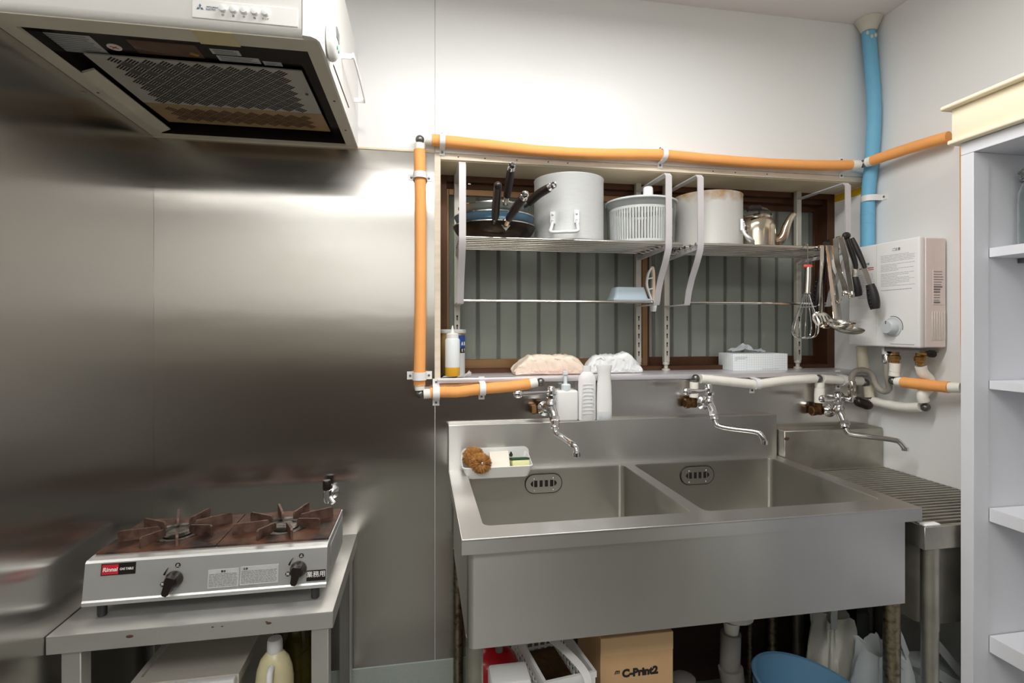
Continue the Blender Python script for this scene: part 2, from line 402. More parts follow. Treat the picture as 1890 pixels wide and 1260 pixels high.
# window: bronze sliding sashes, frosted panes, shutter slats behind
b = B()
b.box(0.871, 0.900, 0.165, 0.245, 1.101, 1.831, 0.001, 1); b.box(2.484, W, 0.165, 0.245, 1.101, 1.831, 0.001, 1)
b.box(0.90, 2.484, 0.165, 0.245, 1.101, 1.118, 0.001, 1); b.box(0.90, 2.484, 0.165, 0.19, 1.806, 1.831, 0.001, 1)
b.box(0.90, 2.484, 0.19, 0.245, 1.788, 1.831, 0.001, 1)
win = struct('window_1', b, 'brown_aluminium')
def sash(x0, x1, y0, y1, stile_mat, sl, sr):
    bb = B()
    bb.box(x0, x0 + sl, y0, y1, 1.112, 1.80, 0.001, 1); bb.box(x1 - sr, x1, y0, y1, 1.112, 1.80, 0.001, 1)
    bb.box(x0 + sl, x1 - sr, y0, y1, 1.765, 1.80, 0.001, 1); bb.box(x0 + sl, x1 - sr, y0, y1, 1.112, 1.150, 0.001, 1)
    s_ = part('sash', bb, stile_mat, win)
    bb = B(); bb.box(x0 + sl - 0.004, x1 - sr + 0.004, (y0 + y1) / 2 - 0.003, (y0 + y1) / 2 + 0.002, 1.146, 1.769)
    part('pane', bb, 'frosted_glass', s_)
    return s_
sash(0.888, 1.697, 0.197, 0.217, 'bronze_sash', 0.021, 0.022)
sash(1.690, 2.490, 0.221, 0.241, 'brown_aluminium', 0.026, 0.022)
b = B(); b.box(0.955, 1.00, 0.183, 0.195, 1.81, 1.816); b.box(0.978, 0.99, 0.178, 0.188, 1.800, 1.818, 0.002)
part('sash_lock', b, 'polished', win)
slat = None
for k in range(21):
    x = 0.862 + 0.0805 * k
    if slat is None:
        b = B(); b.box(x + 0.0075, x + 0.0730, 0.250, 0.256, 1.06, 1.88, 0.002, 1); slat = part('shutter_slat', b, 'shutter_grey', win)
    else: copy_part(slat, win, (0.0805 * k, 0, 0))
b = B(); b.box(0.80, 2.62, 0.262, 0.266, 1.0, 1.95); part('shutter_back', b, 'shutter_gap', win)
b = B(); b.box(-0.2, W + 0.2, 0.30, 0.34, 0, CEIL); struct('wall_outside', b, 'shutter_gap')

# ceiling lamp housings
for nm, lx, ly, sx, sy, lab in (('ceiling_light', 1.20, -0.78, 1.25, 0.26, 'short white fluorescent fitting on the ceiling above the sink'),
                                ('ceiling_light', 0.50, -2.50, 1.30, 0.64, 'long white fluorescent fitting on the ceiling behind the camera')):
    t = thing(nm, lab, 'lamp', (lx, ly, CEIL - 0.07))
    b = B(); b.box(lx - sx / 2, lx + sx / 2, ly - sy / 2, ly + sy / 2, CEIL - 0.068, CEIL, 0.008); part('housing', b, 'lamp_body', t)

# ------------------------------------------------------------------ range hood
HZ = 1.853
hood = thing('range_hood', 'white shallow range hood with perforated filters above the gas stove', 'range hood', (0.30, -0.33, HZ))
b = B()   # shell: front cover rounded at its lower edge
prof = [(-0.6, 1.853), (-0.645, 1.853), (-0.652, 1.855), (-0.657, 1.859), (-0.660, 1.866), (-0.660, 2.13), (-0.645, 2.15), (-0.6, 2.15)]
b.prism(prof, 'yz', 0.005, 0.573); b.box(0.005, 0.602, -0.6, -0.004, 2.10, 2.15)
part('front_cover', b, 'hood_white', hood)
b = B()
bb = [(0.5745, -0.60), (0.5745, -0.660), (0.590, -0.658), (0.599, -0.651), (0.604, -0.640), (0.6055, -0.60), (0.6055, -0.004), (0.575, -0.004), (0.575, -0.02), (0.598, -0.02), (0.598, -0.6)]
b.prism(bb, 'xy', 1.853, 2.15)
part('end_cover', b, 'hood_white', hood)
b = B(); b.plate([(0.005, -0.646), (0.6, -0.646), (0.604, -0.004), (0.005, -0.004)], [[(0.036, -0.600), (0.572, -0.600), (0.572, -0.022), (0.036, -0.022)]], 'xy', 1.8515, 1.858)
b.prism([(0.036, 1.857), (0.062, 1.868), (0.060, 1.872), (0.034, 1.862)], 'xz', -0.40, -0.03)
part('bottom_rim', b, 'hood_rim', hood)
b = B()
b.box(0.006, 0.036, -0.60, -0.006, 1.858, 2.10); b.box(0.572, 0.598, -0.60, -0.006, 1.858, 2.10)
b.box(0.036, 0.572, -0.604, -0.596, 1.858, 2.10); b.box(0.036, 0.572, -0.022, -0.006, 1.858, 2.10)
b.box(0.036, 0.572, -0.596, -0.465, 1.882, 1.890); b.box(0.036, 0.073, -0.465, -0.022, 1.884, 1.892); b.box(0.533, 0.572, -0.465, -0.022, 1.884, 1.892)
b.box(0.073, 0.533, -0.465, -0.022, 1.955, 1.965)
part('inner_pan', b, 'hood_inside', hood)
def weave(x0, x1, y0, y1, margin):
    cell = 0.0250; sl = 0.0235; sw = 0.0036; c45 = math.sqrt(0.5); hs = []
    cx, cy = (x0 + x1) / 2, (y0 + y1) / 2
    for i in range(-24, 25):
        for j in range(-24, 25):
            a, c = i * cell, j * cell
            px, py = cx + (a - c) * c45, cy + (a + c) * c45
            if abs(px - cx) > (x1 - x0) / 2 - margin or abs(py - cy) > (y1 - y0) / 2 - 0.0185: continue
            for k in (-1.5, -0.5, 0.5, 1.5):
                off = k * 0.0060
                if (i + j) % 2: l0 = (-sl / 2, off - sw / 2); l1 = (sl / 2, off + sw / 2)
                else: l0 = (off - sw / 2, -sl / 2); l1 = (off + sw / 2, sl / 2)
                q = [(l0[0], l0[1]), (l1[0], l0[1]), (l1[0], l1[1]), (l0[0], l1[1])]
                hs.append([(px + (u - v) * c45, py + (u + v) * c45) for u, v in q])
    return hs
b = B(); b.box(0.075, 0.531, -0.463, -0.213, 1.873, 1.876)
fl = part('filter', b, 'filter_steel', hood)
b = B()
for q in weave(0.075, 0.531, -0.463, -0.213, 0.050): b.prism(q, 'xy', 1.8726, 1.8735)
part('slots', b, 'dark', fl, stuff=True)
b = B(); b.cyl((0.517, -0.34, 1.873), (0.517, -0.34, 1.8705), 0.004, seg=10); part('filter_screw', b, 'screw', fl)
b = B(Matrix.Translation((0, -0.211, 1.874)) @ Matrix.Rotation(math.radians(1.5), 4, 'X') @ Matrix.Translation((0, 0.211, -1.874)))
MB_ = b.M; b.box(0.075, 0.531, -0.211, -0.070, 1.873, 1.876)
fg = part('filter', b, 'filter_light_brown_cast', hood)
b = B(MB_)
for q in weave(0.075, 0.531, -0.211, -0.070, 0.050): b.prism(q, 'xy', 1.8726, 1.8735)
part('slots', b, 'slot_brown', fg, stuff=True)
b = B(); b.box(0.19, 0.325, -0.527, -0.47, 1.880, 1.884, 0.002); lc = part('lamp_cover', b, 'lamp_cover', hood)
b = B(); b.cyl((0.303, -0.495, 1.8795), (0.318, -0.488, 1.8795), 0.004, seg=8); part('lamp_clip', b, 'brass', lc)
for (xa, xb_, ya, yb_, nln) in ((0.020, 0.122, -0.527, -0.452, 9), (0.350, 0.410, -0.518, -0.496, 3), (0.354, 0.443, -0.490, -0.466, 3), (0.449, 0.489, -0.480, -0.462, 2)):
    b = B(); b.box(xa, xb_, ya, yb_, 1.8808, 1.8818); lb = part('warning_label', b, 'label_grey', hood)
    b = B()
    for i in range(nln):
        yy = ya + (yb_ - ya) * (i + 0.8) / (nln + 0.6)
        b.box(xa + 0.006, xb_ - random.uniform(0.006, 0.02), yy - 0.0011, yy + 0.0011, 1.8802, 1.8809)
    part('print_lines', b, 'ink_grey', lb, stuff=True)
b = B(); b.cyl((0.149, -0.488, 1.8818), (0.149, -0.488, 1.8806), 0.014, seg=24); rl = part('round_sticker', b, 'label_white', hood)
b = B(); b.tube([(0.142, -0.493, 1.8804), (0.156, -0.484, 1.8804)], 0.0012, 6); b.tube([(0.144, -0.484, 1.8804), (0.155, -0.492, 1.8804)], 0.0012, 6); part('red_mark', b, 'ink_red', rl)
b = B(); b.box(0.364, 0.440, -0.6465, -0.596, 1.8507, 1.8516); part('old_tape', b, 'old_tape', hood)
b = B()
for p in ((0.588, -0.36), (0.588, -0.16), (0.020, -0.31)): b.cyl((p[0], p[1], 1.8516), (p[0], p[1], 1.8500), 0.0032, seg=10)
part('rim_screw', b, 'screw', hood, stuff=True)
b = B(); b.box(0.3733, 0.566, -0.6625, -0.659, 1.867, 1.9035, 0.001, 1); cp = part('control_panel', b, 'hood_white', hood)
for i, (x, tx) in enumerate(((0.4286, '切'), (0.4475, '弱'), (0.4668, '中'), (0.4861, '強'), (0.5058, 'ランプ'))):
    b = B(); b.lathe([(0.0078, 0), (0.0078, 0.001), (0.0066, 0.0015), (0.0066, 0.0045), (0.0056, 0.0058), (0.001, 0.0063)], (x, -0.6624, 1.8885), (0, -1, 0), 20)
    part('button', b, 'white_plastic', cp)
    text(tx, 0.0052 if i < 4 else 0.0045, (x, -0.6626, 1.8765), FRONT, 'ink_grey', cp)
text('MITSUBISHI', 0.0042, (0.4095, -0.6626, 1.8895), FRONT, 'logo_blue', cp, sx=0.95)
text('ELECTRIC', 0.0042, (0.4075, -0.6626, 1.8850), FRONT, 'logo_blue', cp, sx=0.95)
b = B()
cx0, cz0, q = 0.3880, 1.8872, 0.0042
for ang in (90, 210, 330):
    a = math.radians(ang); d = Vector((math.cos(a), math.sin(a))); n = Vector((-d.y, d.x))
    pts = [Vector((0, 0)), d * q * 0.87 + n * q * 0.5, d * q * 1.73, d * q * 0.87 - n * q * 0.5]
    b.prism([(cx0 + p.x, cz0 + p.y) for p in pts], 'xz', -0.6630, -0.6624)
part('logo', b, 'logo_blue', cp)
b = B(); b.tube([(0.6058, -0.4875, 1.8818), (0.6058, -0.2277, 1.8916)], 0.0016, 6); part('side_slot', b, 'dark', hood)
b = B(); b.ribbon(smooth([(0.605, -0.36, 1.968), (0.630, -0.362, 1.968), (0.637, -0.350, 1.968), (0.637, -0.12, 1.968), (0.630, -0.10, 1.968), (0.605, -0.10, 1.968)], 4), (0, 0, 1), 0.013, 0.003)
part('side_bar', b, 'white_plastic', hood)

tm = thing('kitchen_timer', 'white oval digital kitchen timer stuck on the side of the range hood', 'timer', (0.607, -0.565, 1.855))
b = B(Matrix.Translation((0.607, -0.565, 1.895)) @ Matrix.Diagonal((1, 0.74, 1, 1)))
b.lathe([(0.036, 0), (0.041, 0.003), (0.042, 0.008), (0.040, 0.014), (0.034, 0.019), (0.02, 0.0205), (0.001, 0.021)], (0, 0, 0), (1, 0, 0), 36); part('case', b, 'white_plastic', tm)
b = B(); b.box(0.6255, 0.6290, -0.582, -0.548, 1.897, 1.922, 0.002); part('screen', b, 'timer_screen', tm)
b = B(); b.cyl((0.625, -0.573, 1.881), (0.6295, -0.573, 1.881), 0.005, seg=12); part('button', b, 'timer_green', tm)
b = B(); b.cyl((0.625, -0.556, 1.881), (0.6295, -0.556, 1.881), 0.005, seg=12); part('button', b, 'timer_green', tm)

# ------------------------------------------------------------------ stove table
st = thing('stove_table', 'low stainless steel table carrying the gas stove in the corner', 'table', (0.305, -0.235, 0))
b = B(); b.box(0.006, 0.602, -0.470, -0.0045, 0.5955, 0.600, 0.0015, 2); b.box(0.006, 0.602, -0.470, -0.466, 0.560, 0.598, 0.0012, 1)
b.box(0.598, 0.602, -0.466, -0.0045, 0.560, 0.598); b.box(0.006, 0.010, -0.466, -0.0045, 0.560, 0.598)
top = part('table_top', b, 'steel_table', st)
b = B()
for x, z, r in ((0.17, 0.585, 0.005), (0.46, 0.586, 0.004), (0.34, 0.589, 0.002), (0.36, 0.5885, 0.0018), (0.455, 0.5895, 0.002)):
    b.sphere((x, -0.4702, z), r, 1.6, 0.12, 0.7, 10, 6)
part('rust_spot', b, 'smudge_red', top, stuff=True)
for (x0, x1, y0, y1) in ((0.028, 0.067, -0.458, -0.420), (0.551, 0.590, -0.458, -0.420), (0.551, 0.590, -0.060, -0.022), (0.028, 0.067, -0.060, -0.022)):
    b = B()
    if y0 < -0.3: b.box(x0, x1, y0, y1, 0.0, 0.5955, 0.002, 1)
    else: b.box(x0, x1, y1 - 0.004, y1, 0, 0.5955); b.box(x1 - 0.004 if x0 > 0.3 else x0, x1 if x0 > 0.3 else x0 + 0.004, y0, y1 - 0.004, 0, 0.5955)
    part('leg', b, 'steel_table', st)
b = B(); b.box(0.586, 0.590, -0.42, -0.06, 0.10, 0.135); b.box(0.028, 0.032, -0.42, -0.06, 0.10, 0.135); part('side_stretcher', b, 'steel_table', st, stuff=True)

# ------------------------------------------------------------------ gas stove
gs = thing('gas_stove', 'two burner stainless gas stove with rusty top plates and black knobs', 'stove', (0.311, -0.28, 0.6))
b = B(); b.prism([(-0.417, 0.633), (-0.417, 0.641), (-0.4145, 0.645), (-0.4025, 0.725), (-0.398, 0.7295), (-0.375, 0.7315), (-0.150, 0.7315), (-0.150, 0.633)], 'yz', 0.044, 0.578)
part('body', b, 'steel_stove', gs, ang=20)
b = B(); b.box(0.5782, 0.5800, -0.36, -0.16, 0.66, 0.715, 0.001, 1); part('side_plate', b, 'steel_stove', gs)
for x, y in ((0.075, -0.395), (0.548, -0.395), (0.075, -0.18), (0.548, -0.18)):
    b = B(); b.lathe([(0.009, 0), (0.010, 0.004), (0.010, 0.033)], (x, y, 0.6), seg=14); part('foot', b, 'black_rubber', gs)
for cx, x0, x1 in ((0.180, 0.049, 0.311), (0.4445, 0.3135, 0.575)):
    cy = -0.263
    b = B(); b.plate([(x0, -0.371), (x1, -0.371), (x1, -0.154), (x0, -0.154)], [circ(cx, cy, 0.068)], 'xy', 0.7315, 0.7365)
    pl = part('top_plate', b, 'rust_plate', gs)
    fin = None
    for k in range(8):
        a = math.radians(22 + 45 * k); ln = 0.126 if k % 2 == 0 else 0.106
        ca, sa = math.cos(a), math.sin(a)
        ln = min(ln, 0.150 / max(abs(ca), 1e-3), 0.104 / max(abs(sa), 1e-3))
        fb = B(Matrix.Translation((cx, cy, 0.7365)) @ Matrix.Rotation(a, 4, 'Z'))
        fb.prism([(0.038, 0.004), (0.068, -0.001), (ln, -0.001), (ln, 0.023), (ln - 0.004, 0.027), (0.042, 0.022), (0.038, 0.016)], 'xz', -0.0028, 0.0028)
        part('fin', fb, 'rust_fin', pl)
    b = B(); b.lathe([(0.064, -0.02), (0.064, -0.005), (0.066, -0.001), (0.066, 0.0003), (0.064, 0.0003), (0.060, -0.006), (0.056, -0.02)], (cx, cy, 0.7365), seg=32); part('burner_ring', b, 'burner_iron', gs)
    b = B(); b.lathe([(0.063, 0.7318), (0.063, 0.7322), (0.001, 0.7322)], (cx, cy, 0), seg=24)
    b.lathe([(0.030, 0.7321), (0.032, 0.7325), (0.036, 0.733), (0.036, 0.735), (0.030, 0.739), (0.012, 0.740), (0.008, 0.738), (0.001, 0.738)], (cx, cy, 0), seg=28); part('burner', b, 'burner_iron', gs)
def onface(z): return -0.4145 + (z - 0.645) / 0.08 * 0.012     # front sheet leans back a little
for x, z, tilt in ((0.2347, 0.6785, 20), (0.5116, 0.6800, 12)):
    y = onface(z); fb = Matrix.Translation((x, y, z)) @ Matrix.Rotation(math.radians(tilt), 4, 'Y')
    b = B(fb); b.lathe([(0.0195, 0), (0.0195, 0.004), (0.0175, 0.010), (0.015, 0.020), (0.011, 0.023), (0.001, 0.024)], (0, 0, 0), (0, -1, 0), 24)
    b.prism([(-0.008, 0.016), (0.008, 0.016), (0.0095, 0.0), (0.0075, -0.022), (0.004, -0.027), (-0.004, -0.027), (-0.0075, -0.022), (-0.0095, 0.0)], 'xz', -0.032, -0.008)
    kn = part('knob', b, 'black_plastic', gs)
    for tx, dx, dz in (('止', 0.006, 0.030), ('開', -0.024, -0.010)):
        bb = B(); bb.cyl((x + dx, onface(z + dz) - 0.0002, z + dz), (x + dx, onface(z + dz) - 0.0012, z + dz), 0.0058, seg=16)
        mk = part('mark', bb, 'badge_black', gs)
        text(tx, 0.0075, (x + dx, onface(z + dz) - 0.0016, z + dz), FRONT, 'letter_white', mk)
    b = B(); b.tube([(x - 0.012 - 0.010 * math.sin(t * 1.2), onface(z) - 0.002, z + 0.028 - 0.016 * t) for t in (0, 0.3, 0.6, 1.0)], [0.0006, 0.001, 0.0014, 0.0022], 6); part('arrow_mark', b, 'badge_black', gs)
tilt = Matrix.Rotation(math.radians(8.5), 4, 'X')
def faceplate(x0, x1, z0, z1, m, name, parent=None, off=0.0):
    bb = B(); bb.prism([(onface(z0) - 0.0012 - off, z0), (onface(z1) - 0.0012 - off, z1), (onface(z1) + 0.0005, z1), (onface(z0) + 0.0005, z0)], 'yz', x0, x1)
    return part(name, bb, m, parent or gs)
TF = Matrix.Rotation(-math.radians(8.5), 4, 'X') @ FRONT
bd = faceplate(0.0785, 0.1505, 0.697, 0.7225, 'badge_black', 'badge')
faceplate(0.0805, 0.1145, 0.699, 0.7205, 'badge_red', 'badge_field', bd, 0.0004)
text('Rinnai', 0.0125, (0.0975, onface(0.7095) - 0.0020, 0.7095), TF, 'letter_white', bd, bold=0.0002, shear=0.12)
text('GAS TABLE', 0.0072, (0.1322, onface(0.7095) - 0.0020, 0.7095), TF, 'letter_white', bd, sx=0.80, bold=0.0001)
jb = faceplate(0.531, 0.5755, 0.650, 0.6745, 'badge_black', 'badge')
text('業務用', 0.0150, (0.5532, onface(0.664) - 0.0018, 0.6645), TF, 'letter_white', jb)
for xa, xb_, za, zb_ in ((0.3075, 0.3760, 0.6515, 0.6925), (0.379, 0.4655, 0.653, 0.6945)):
    lb = faceplate(xa, xb_, za, zb_, 'label_grey', 'caution_label')
    text('警告' if xa < 0.35 else '注意', 0.0055, ((xa + xb_) / 2 if xa < 0.35 else xa + 0.012, onface(zb_ - 0.005) - 0.0016, zb_ - 0.005), TF, 'ink', lb)
    bb = B()
    for i in range(9):
        z = zb_ - 0.0105 - i * 0.0033; y = onface(z); x = xa + 0.003
        while x < xb_ - 0.006:
            wl_ = random.uniform(0.003, 0.012); bb.box(x, min(x + wl_, xb_ - 0.003), y - 0.0016, y - 0.0010, z - 0.0007, z + 0.0007); x += wl_ + 0.0016
    part('print_lines', bb, 'ink_grey', lb, stuff=True)

# gas tap behind the stove
gt = thing('gas_tap', 'chrome gas tap with black cap on the steel wall behind the stove', 'tap', (0.519, -0.03, 0.70))
b = B(); b.lathe([(0.024, 0), (0.022, 0.006), (0.012, 0.010), (0.011, 0.03)], (0.524, -0.0045, 0.742), (0, -1, 0), 24); part('flange', b, 'chrome', gt)
b = B(); b.lathe([(0.010, -0.02), (0.012, -0.015), (0.013, 0.0), (0.012, 0.012), (0.0135, 0.016), (0.0135, 0.020), (0.010, 0.022)], (0.516, -0.036, 0.738), seg=20); b.cyl((0.520, -0.036, 0.738), (0.536, -0.05, 0.720), 0.008, seg=14); part('body', b, 'chrome', gt)
b = B(); b.lathe([(0.012, 0.0), (0.0128, 0.004), (0.0125, 0.026), (0.011, 0.029), (0.001, 0.030)], (0.514, -0.036, 0.7595), seg=20); part('cap', b, 'black_plastic', gt)

# things under the stove table
bx = thing('storage_box', 'long pale plastic storage box under the stove table', 'box', (0.25, -0.20, 0))
b = B(); b.prism([(0.150, 0.0), (0.350, 0.0), (0.356, 0.405), (0.132, 0.405)], 'xz', -0.365, -0.03); part('body', b, 'container_grey', bx)
b = B(); b.plate([(0.122, -0.378), (0.366, -0.378), (0.366, -0.022), (0.122, -0.022)], [[(0.135, -0.352), (0.353, -0.352), (0.353, -0.035), (0.135, -0.035)]], 'xy', 0.395, 0.420); b.box(0.135, 0.353, -0.352, -0.035, 0.406, 0.412); part('lid', b, 'container_grey', bx)
b = B(); b.box(0.125, 0.360, -0.395, -0.378, 0.388, 0.417, 0.003); part('lid_lip', b, 'white_plastic', bx)
jg = thing('oil_jug', 'milky plastic jug of pale oil under the stove table', 'jug', (0.443, -0.355, 0))
b = B(Matrix.Translation((0.443, -0.355, 0)) @ Matrix.Diagonal((1, 0.8, 1, 1)))
b.lathe([(0.040, 0.0), (0.045, 0.008), (0.045, 0.385), (0.042, 0.41), (0.034, 0.435), (0.022, 0.450), (0.016, 0.455)], seg=32); part('body', b, 'jug_oil', jg)
b = B(Matrix.Translation((0.443, -0.355, 0)))
b.lathe([(0.016, 0.452), (0.0185, 0.456), (0.0180, 0.478), (0.016, 0.485), (0.001, 0.486)], seg=24); part('cap', b, 'white_plastic', jg)
b = B(); b.tube(smooth([(0.443, -0.385, 0.43), (0.443, -0.398, 0.425), (0.443, -0.405, 0.40), (0.443, -0.403, 0.33), (0.443, -0.39, 0.30)], 5), 0.008, 10); part('handle', b, 'white_plastic', jg)
ob = thing('oil_bottle', 'dark green ridged oil bottle behind the milky jug', 'bottle', (0.475, -0.26, 0))
b = B(Matrix.Translation((0.475, -0.26, 0)))
b.lathe([(0.052, 0.0), (0.057, 0.01), (0.057, 0.40), (0.054, 0.44), (0.044, 0.475), (0.024, 0.50), (0.016, 0.515), (0.016, 0.545)], seg=36); part('body', b, 'olive_bottle', ob)
b = B()
for k in range(7):
    b.tube([(0.475 + 0.0575 * math.cos(math.radians(a)), -0.26 + 0.0575 * math.sin(math.radians(a)), 0.16 + 0.04 * k + (a + 95) * 0.0004) for a in range(-80, -10, 7)], 0.0022, 6)
part('ridge', b, 'olive_bottle', ob, stuff=True)
b = B(Matrix.Translation((0.475, -0.26, 0))); b.lathe([(0.018, 0.540), (0.018, 0.556), (0.001, 0.557)], seg=20); part('cap', b, 'label_white', ob)

# ------------------------------------------------------------------ double sink
X0, X1 = 0.896, 2.096
sk = thing('double_sink', 'wide stainless double basin sink on round legs under the window', 'sink', (1.496, -0.30, 0))
h1 = rrect(0.953, 1.489, -0.527, -0.066, 0.020); h2 = rrect(1.524, 2.050, -0.527, -0.066, 0.020)
b = B(); b.plate([(X0, -0.60), (X1, -0.60), (X1, -0.034), (X0, -0.034)], [h1, h2], 'xy', 0.7965, 0.800)
part('deck', b, 'steel_sink', sk)
b = B(); b.box(X0, X1, -0.6, -0.5965, 0.766, 0.7985); b.box(X0, X0 + 0.0035, -0.5965, -0.01, 0.766, 0.7985); b.box(X1 - 0.0035, X1, -0.5965, -0.01, 0.766, 0.7985); part('rim', b, 'steel_sink', sk)
b = B(); b.box(X0, X1, -0.0375, -0.034, 0.798, 0.948, 0.001, 1); b.box(X0, X1, -0.036, -0.0045, 0.9455, 0.949, 0.001, 1); b.box(X0, X0 + 0.003, -0.036, -0.0045, 0.795, 0.947)
b.box(X1 - 0.003, X1, -0.036, -0.0045, 0.795, 0.947); part('backsplash', b, 'steel_sink', sk)
b = B(); b.tube([(X1 - 0.001, -0.5985, 0.7985), (X0 + 0.0015, -0.5985, 0.7985), (X0 + 0.0015, -0.036, 0.7985)], 0.0020, 10); b.tube([(X0, -0.0362, 0.9478), (X1, -0.0362, 0.9478)], 0.0018, 8); part('rolled_edge', b, 'steel_sink', sk)
b = B()
ap = [(0.911, -0.05), (0.911, -0.562)] + [(0.929 - 0.018 * math.cos(t), -0.562 - 0.018 * math.sin(t)) for t in [PI / 2 * k / 6 for k in range(1, 7)]] + [(2.065, -0.580), (2.073, -0.572), (2.073, -0.05), (2.069, -0.05), (2.069, -0.57), (0.931, -0.576)] + [(0.915, -0.56), (0.915, -0.05)]
b.prism(ap, 'xy', 0.543, 0.767); part('front_apron', b, 'steel_sink', sk, ang=25)
b = B(); b.box(0.915, 2.069, -0.574, -0.05, 0.549, 0.553); part('under_plate', b, 'steel_dull', sk)
for hx0, hx1, hp in ((0.953, 1.489, h1), (1.524, 2.050, h2)):
    b = B(); n = len(hp); rings = []
    for dz, ins in ((0.7965, 0.0), (0.60, 0.0), (0.585, 0.004), (0.576, 0.014), (0.572, 0.03)):
        cx, cy = (hx0 + hx1) / 2, -0.2965; sx = 1 - ins / ((hx1 - hx0) / 2); sy = 1 - ins / 0.23
        rings.append([b.v((cx + (p[0] - cx) * sx, cy + (p[1] - cy) * sy, dz)) for p in hp])
    for A, C_ in zip(rings, rings[1:]):
        for k in range(n): b.f([A[k], A[(k + 1) % n], C_[(k + 1) % n], C_[k]])
    b.f(rings[-1])
    bs = finish('basin', b, 'steel_basin', ORG[sk.name], 60, recalc=False); bs.parent = sk
    for fc in bs.data.polygons: pass
    bs.data.flip_normals() if bs.data.polygons[0].normal.dot(Vector(((hx0 + hx1) / 2, -0.2965, 0.7)) - ORG[sk.name] - bs.data.polygons[0].center) < 0 else None
    ox = 1.2085 if hx0 < 1.2 else 1.762
    b = B(); out = rrect(ox - 0.061, ox + 0.061, 0.722, 0.782, 0.0295, 8)
    hs = []
    for k in range(4):
        xx = ox - 0.027 + 0.018 * k; hs.append([(xx - 0.0055, 0.741), (xx + 0.0055, 0.741), (xx + 0.0055, 0.763), (xx - 0.0055, 0.763)])
    hs.append([(ox - 0.045, 0.752), (ox - 0.041, 0.745), (ox - 0.036, 0.742), (ox - 0.036, 0.762), (ox - 0.041, 0.759)])
    hs.append([(ox + 0.045, 0.752), (ox + 0.041, 0.759), (ox + 0.036, 0.762), (ox + 0.036, 0.742), (ox + 0.041, 0.745)])
    b.plate(out, hs, 'xz', -0.0705, -0.0690)
    ov = part('overflow_plate', b, 'steel_basin', sk)
    b = B(); b.box(ox - 0.047, ox + 0.047, -0.0688, -0.0678, 0.735, 0.769); part('overflow_opening', b, 'dark', ov)
    b = B(); rim = rrect(ox - 0.0625, ox + 0.0625, 0.7205, 0.7835, 0.031, 8); b.tube([(p[0], -0.0693, p[1]) for p in rim], 0.0012, 6, closed=True); part('overflow_edge', b, 'dark', ov)
    b = B()
    for sx_, sz_ in ((-0.032, 0.015), (0.032, 0.015), (-0.032, -0.020), (0.032, -0.020)): b.sphere((ox + sx_, -0.0706, 0.752 + sz_ * 1.1), 0.0026, 1, 0.5, 1, 10, 6)
    part('overflow_screw', b, 'chrome', ov, stuff=True)
for lx, ly, m in ((0.929, -0.555, 'steel_dull'), (2.050, -0.555, 'steel_old'), (0.925, -0.075, 'steel_old'), (2.050, -0.075, 'steel_old')):
    b = B(); b.lathe([(0.019, 0.0), (0.019, 0.05), (0.0165, 0.055), (0.0165, 0.56)] if ly > -0.3 else [(0.02, 0), (0.02, 0.56)], (lx, ly, 0), seg=20); part('leg', b, m, sk)

# ------------------------------------------------------------------ slatted sink
s2 = thing('drain_sink', 'old stainless sink with slatted drainer top beside the white shelf cabinet', 'sink', (2.306, -0.32, 0))
b = B(); b.box(2.100, 2.512, -0.604, -0.600, 0.690, 0.750, 0.001, 1); b.box(2.100, 2.104, -0.600, -0.07, 0.690, 0.750); b.box(2.508, 2.512, -0.6, -0.07, 0.69, 0.750)
b.box(2.104, 2.508, -0.600, -0.590, 0.744, 0.750); b.box(2.104, 2.508, -0.085, -0.07, 0.744, 0.750); part('rim', b, 'steel_dull', s2)
b = B(); b.box(2.100, 2.512, -0.0735, -0.070, 0.744, 0.895, 0.002, 1); b.box(2.100, 2.512, -0.071, -0.0045, 0.8915, 0.8955, 0.002, 1); b.box(2.508, 2.512, -0.07, -0.0045, 0.70, 0.894); b.box(2.100, 2.104, -0.07, -0.0045, 0.70, 0.894); bp2 = part('backsplash', b, 'steel_dull', s2)
b = B(); b.sphere((2.109, -0.0738, 0.868), 0.010, 1.1, 0.05, 0.62, 14, 8); part('red_mark', b, 'smudge_red', bp2)
b = B(); b.plate([(2.16, -0.580), (2.445, -0.580), (2.47, -0.555), (2.47, -0.10), (2.12, -0.10), (2.12, -0.555), (2.135, -0.580)], [[(2.165, -0.575), (2.44, -0.575), (2.465, -0.55), (2.465, -0.105), (2.125, -0.105), (2.125, -0.55), (2.14, -0.575)]], 'xy', 0.478, 0.742); b.box(2.125, 2.465, -0.575, -0.105, 0.478, 0.482); part('tank', b, 'steel_dull', s2)
slat = None
for k in range(24):
    y = -0.575 + 0.0205 * k
    if slat is None:
        b = B(); b.box(2.106, 2.506, y - 0.0046, y + 0.0046, 0.726, 0.7535, 0.003, 2); slat = part('slat', b, 'steel_dull', s2)
    else: copy_part(slat, s2, (0, 0.0205 * k, 0))
for lx, ly in ((2.140, -0.578), (2.478, -0.578), (2.478, -0.09), (2.140, -0.09)):
    b = B(); b.lathe([(0.0195, 0.0), (0.0195, 0.470), (0.021, 0.471), (0.021, 0.69)], (lx, ly - (0.004 if ly < -0.3 else 0), 0), seg=20); part('leg', b, 'steel_dull', s2)
b = B(); b.box(2.102, 2.150, -0.6035, -0.585, 0.7505, 0.7560, 0.002); part('plastic_bumper', b, 'white_plastic', s2)

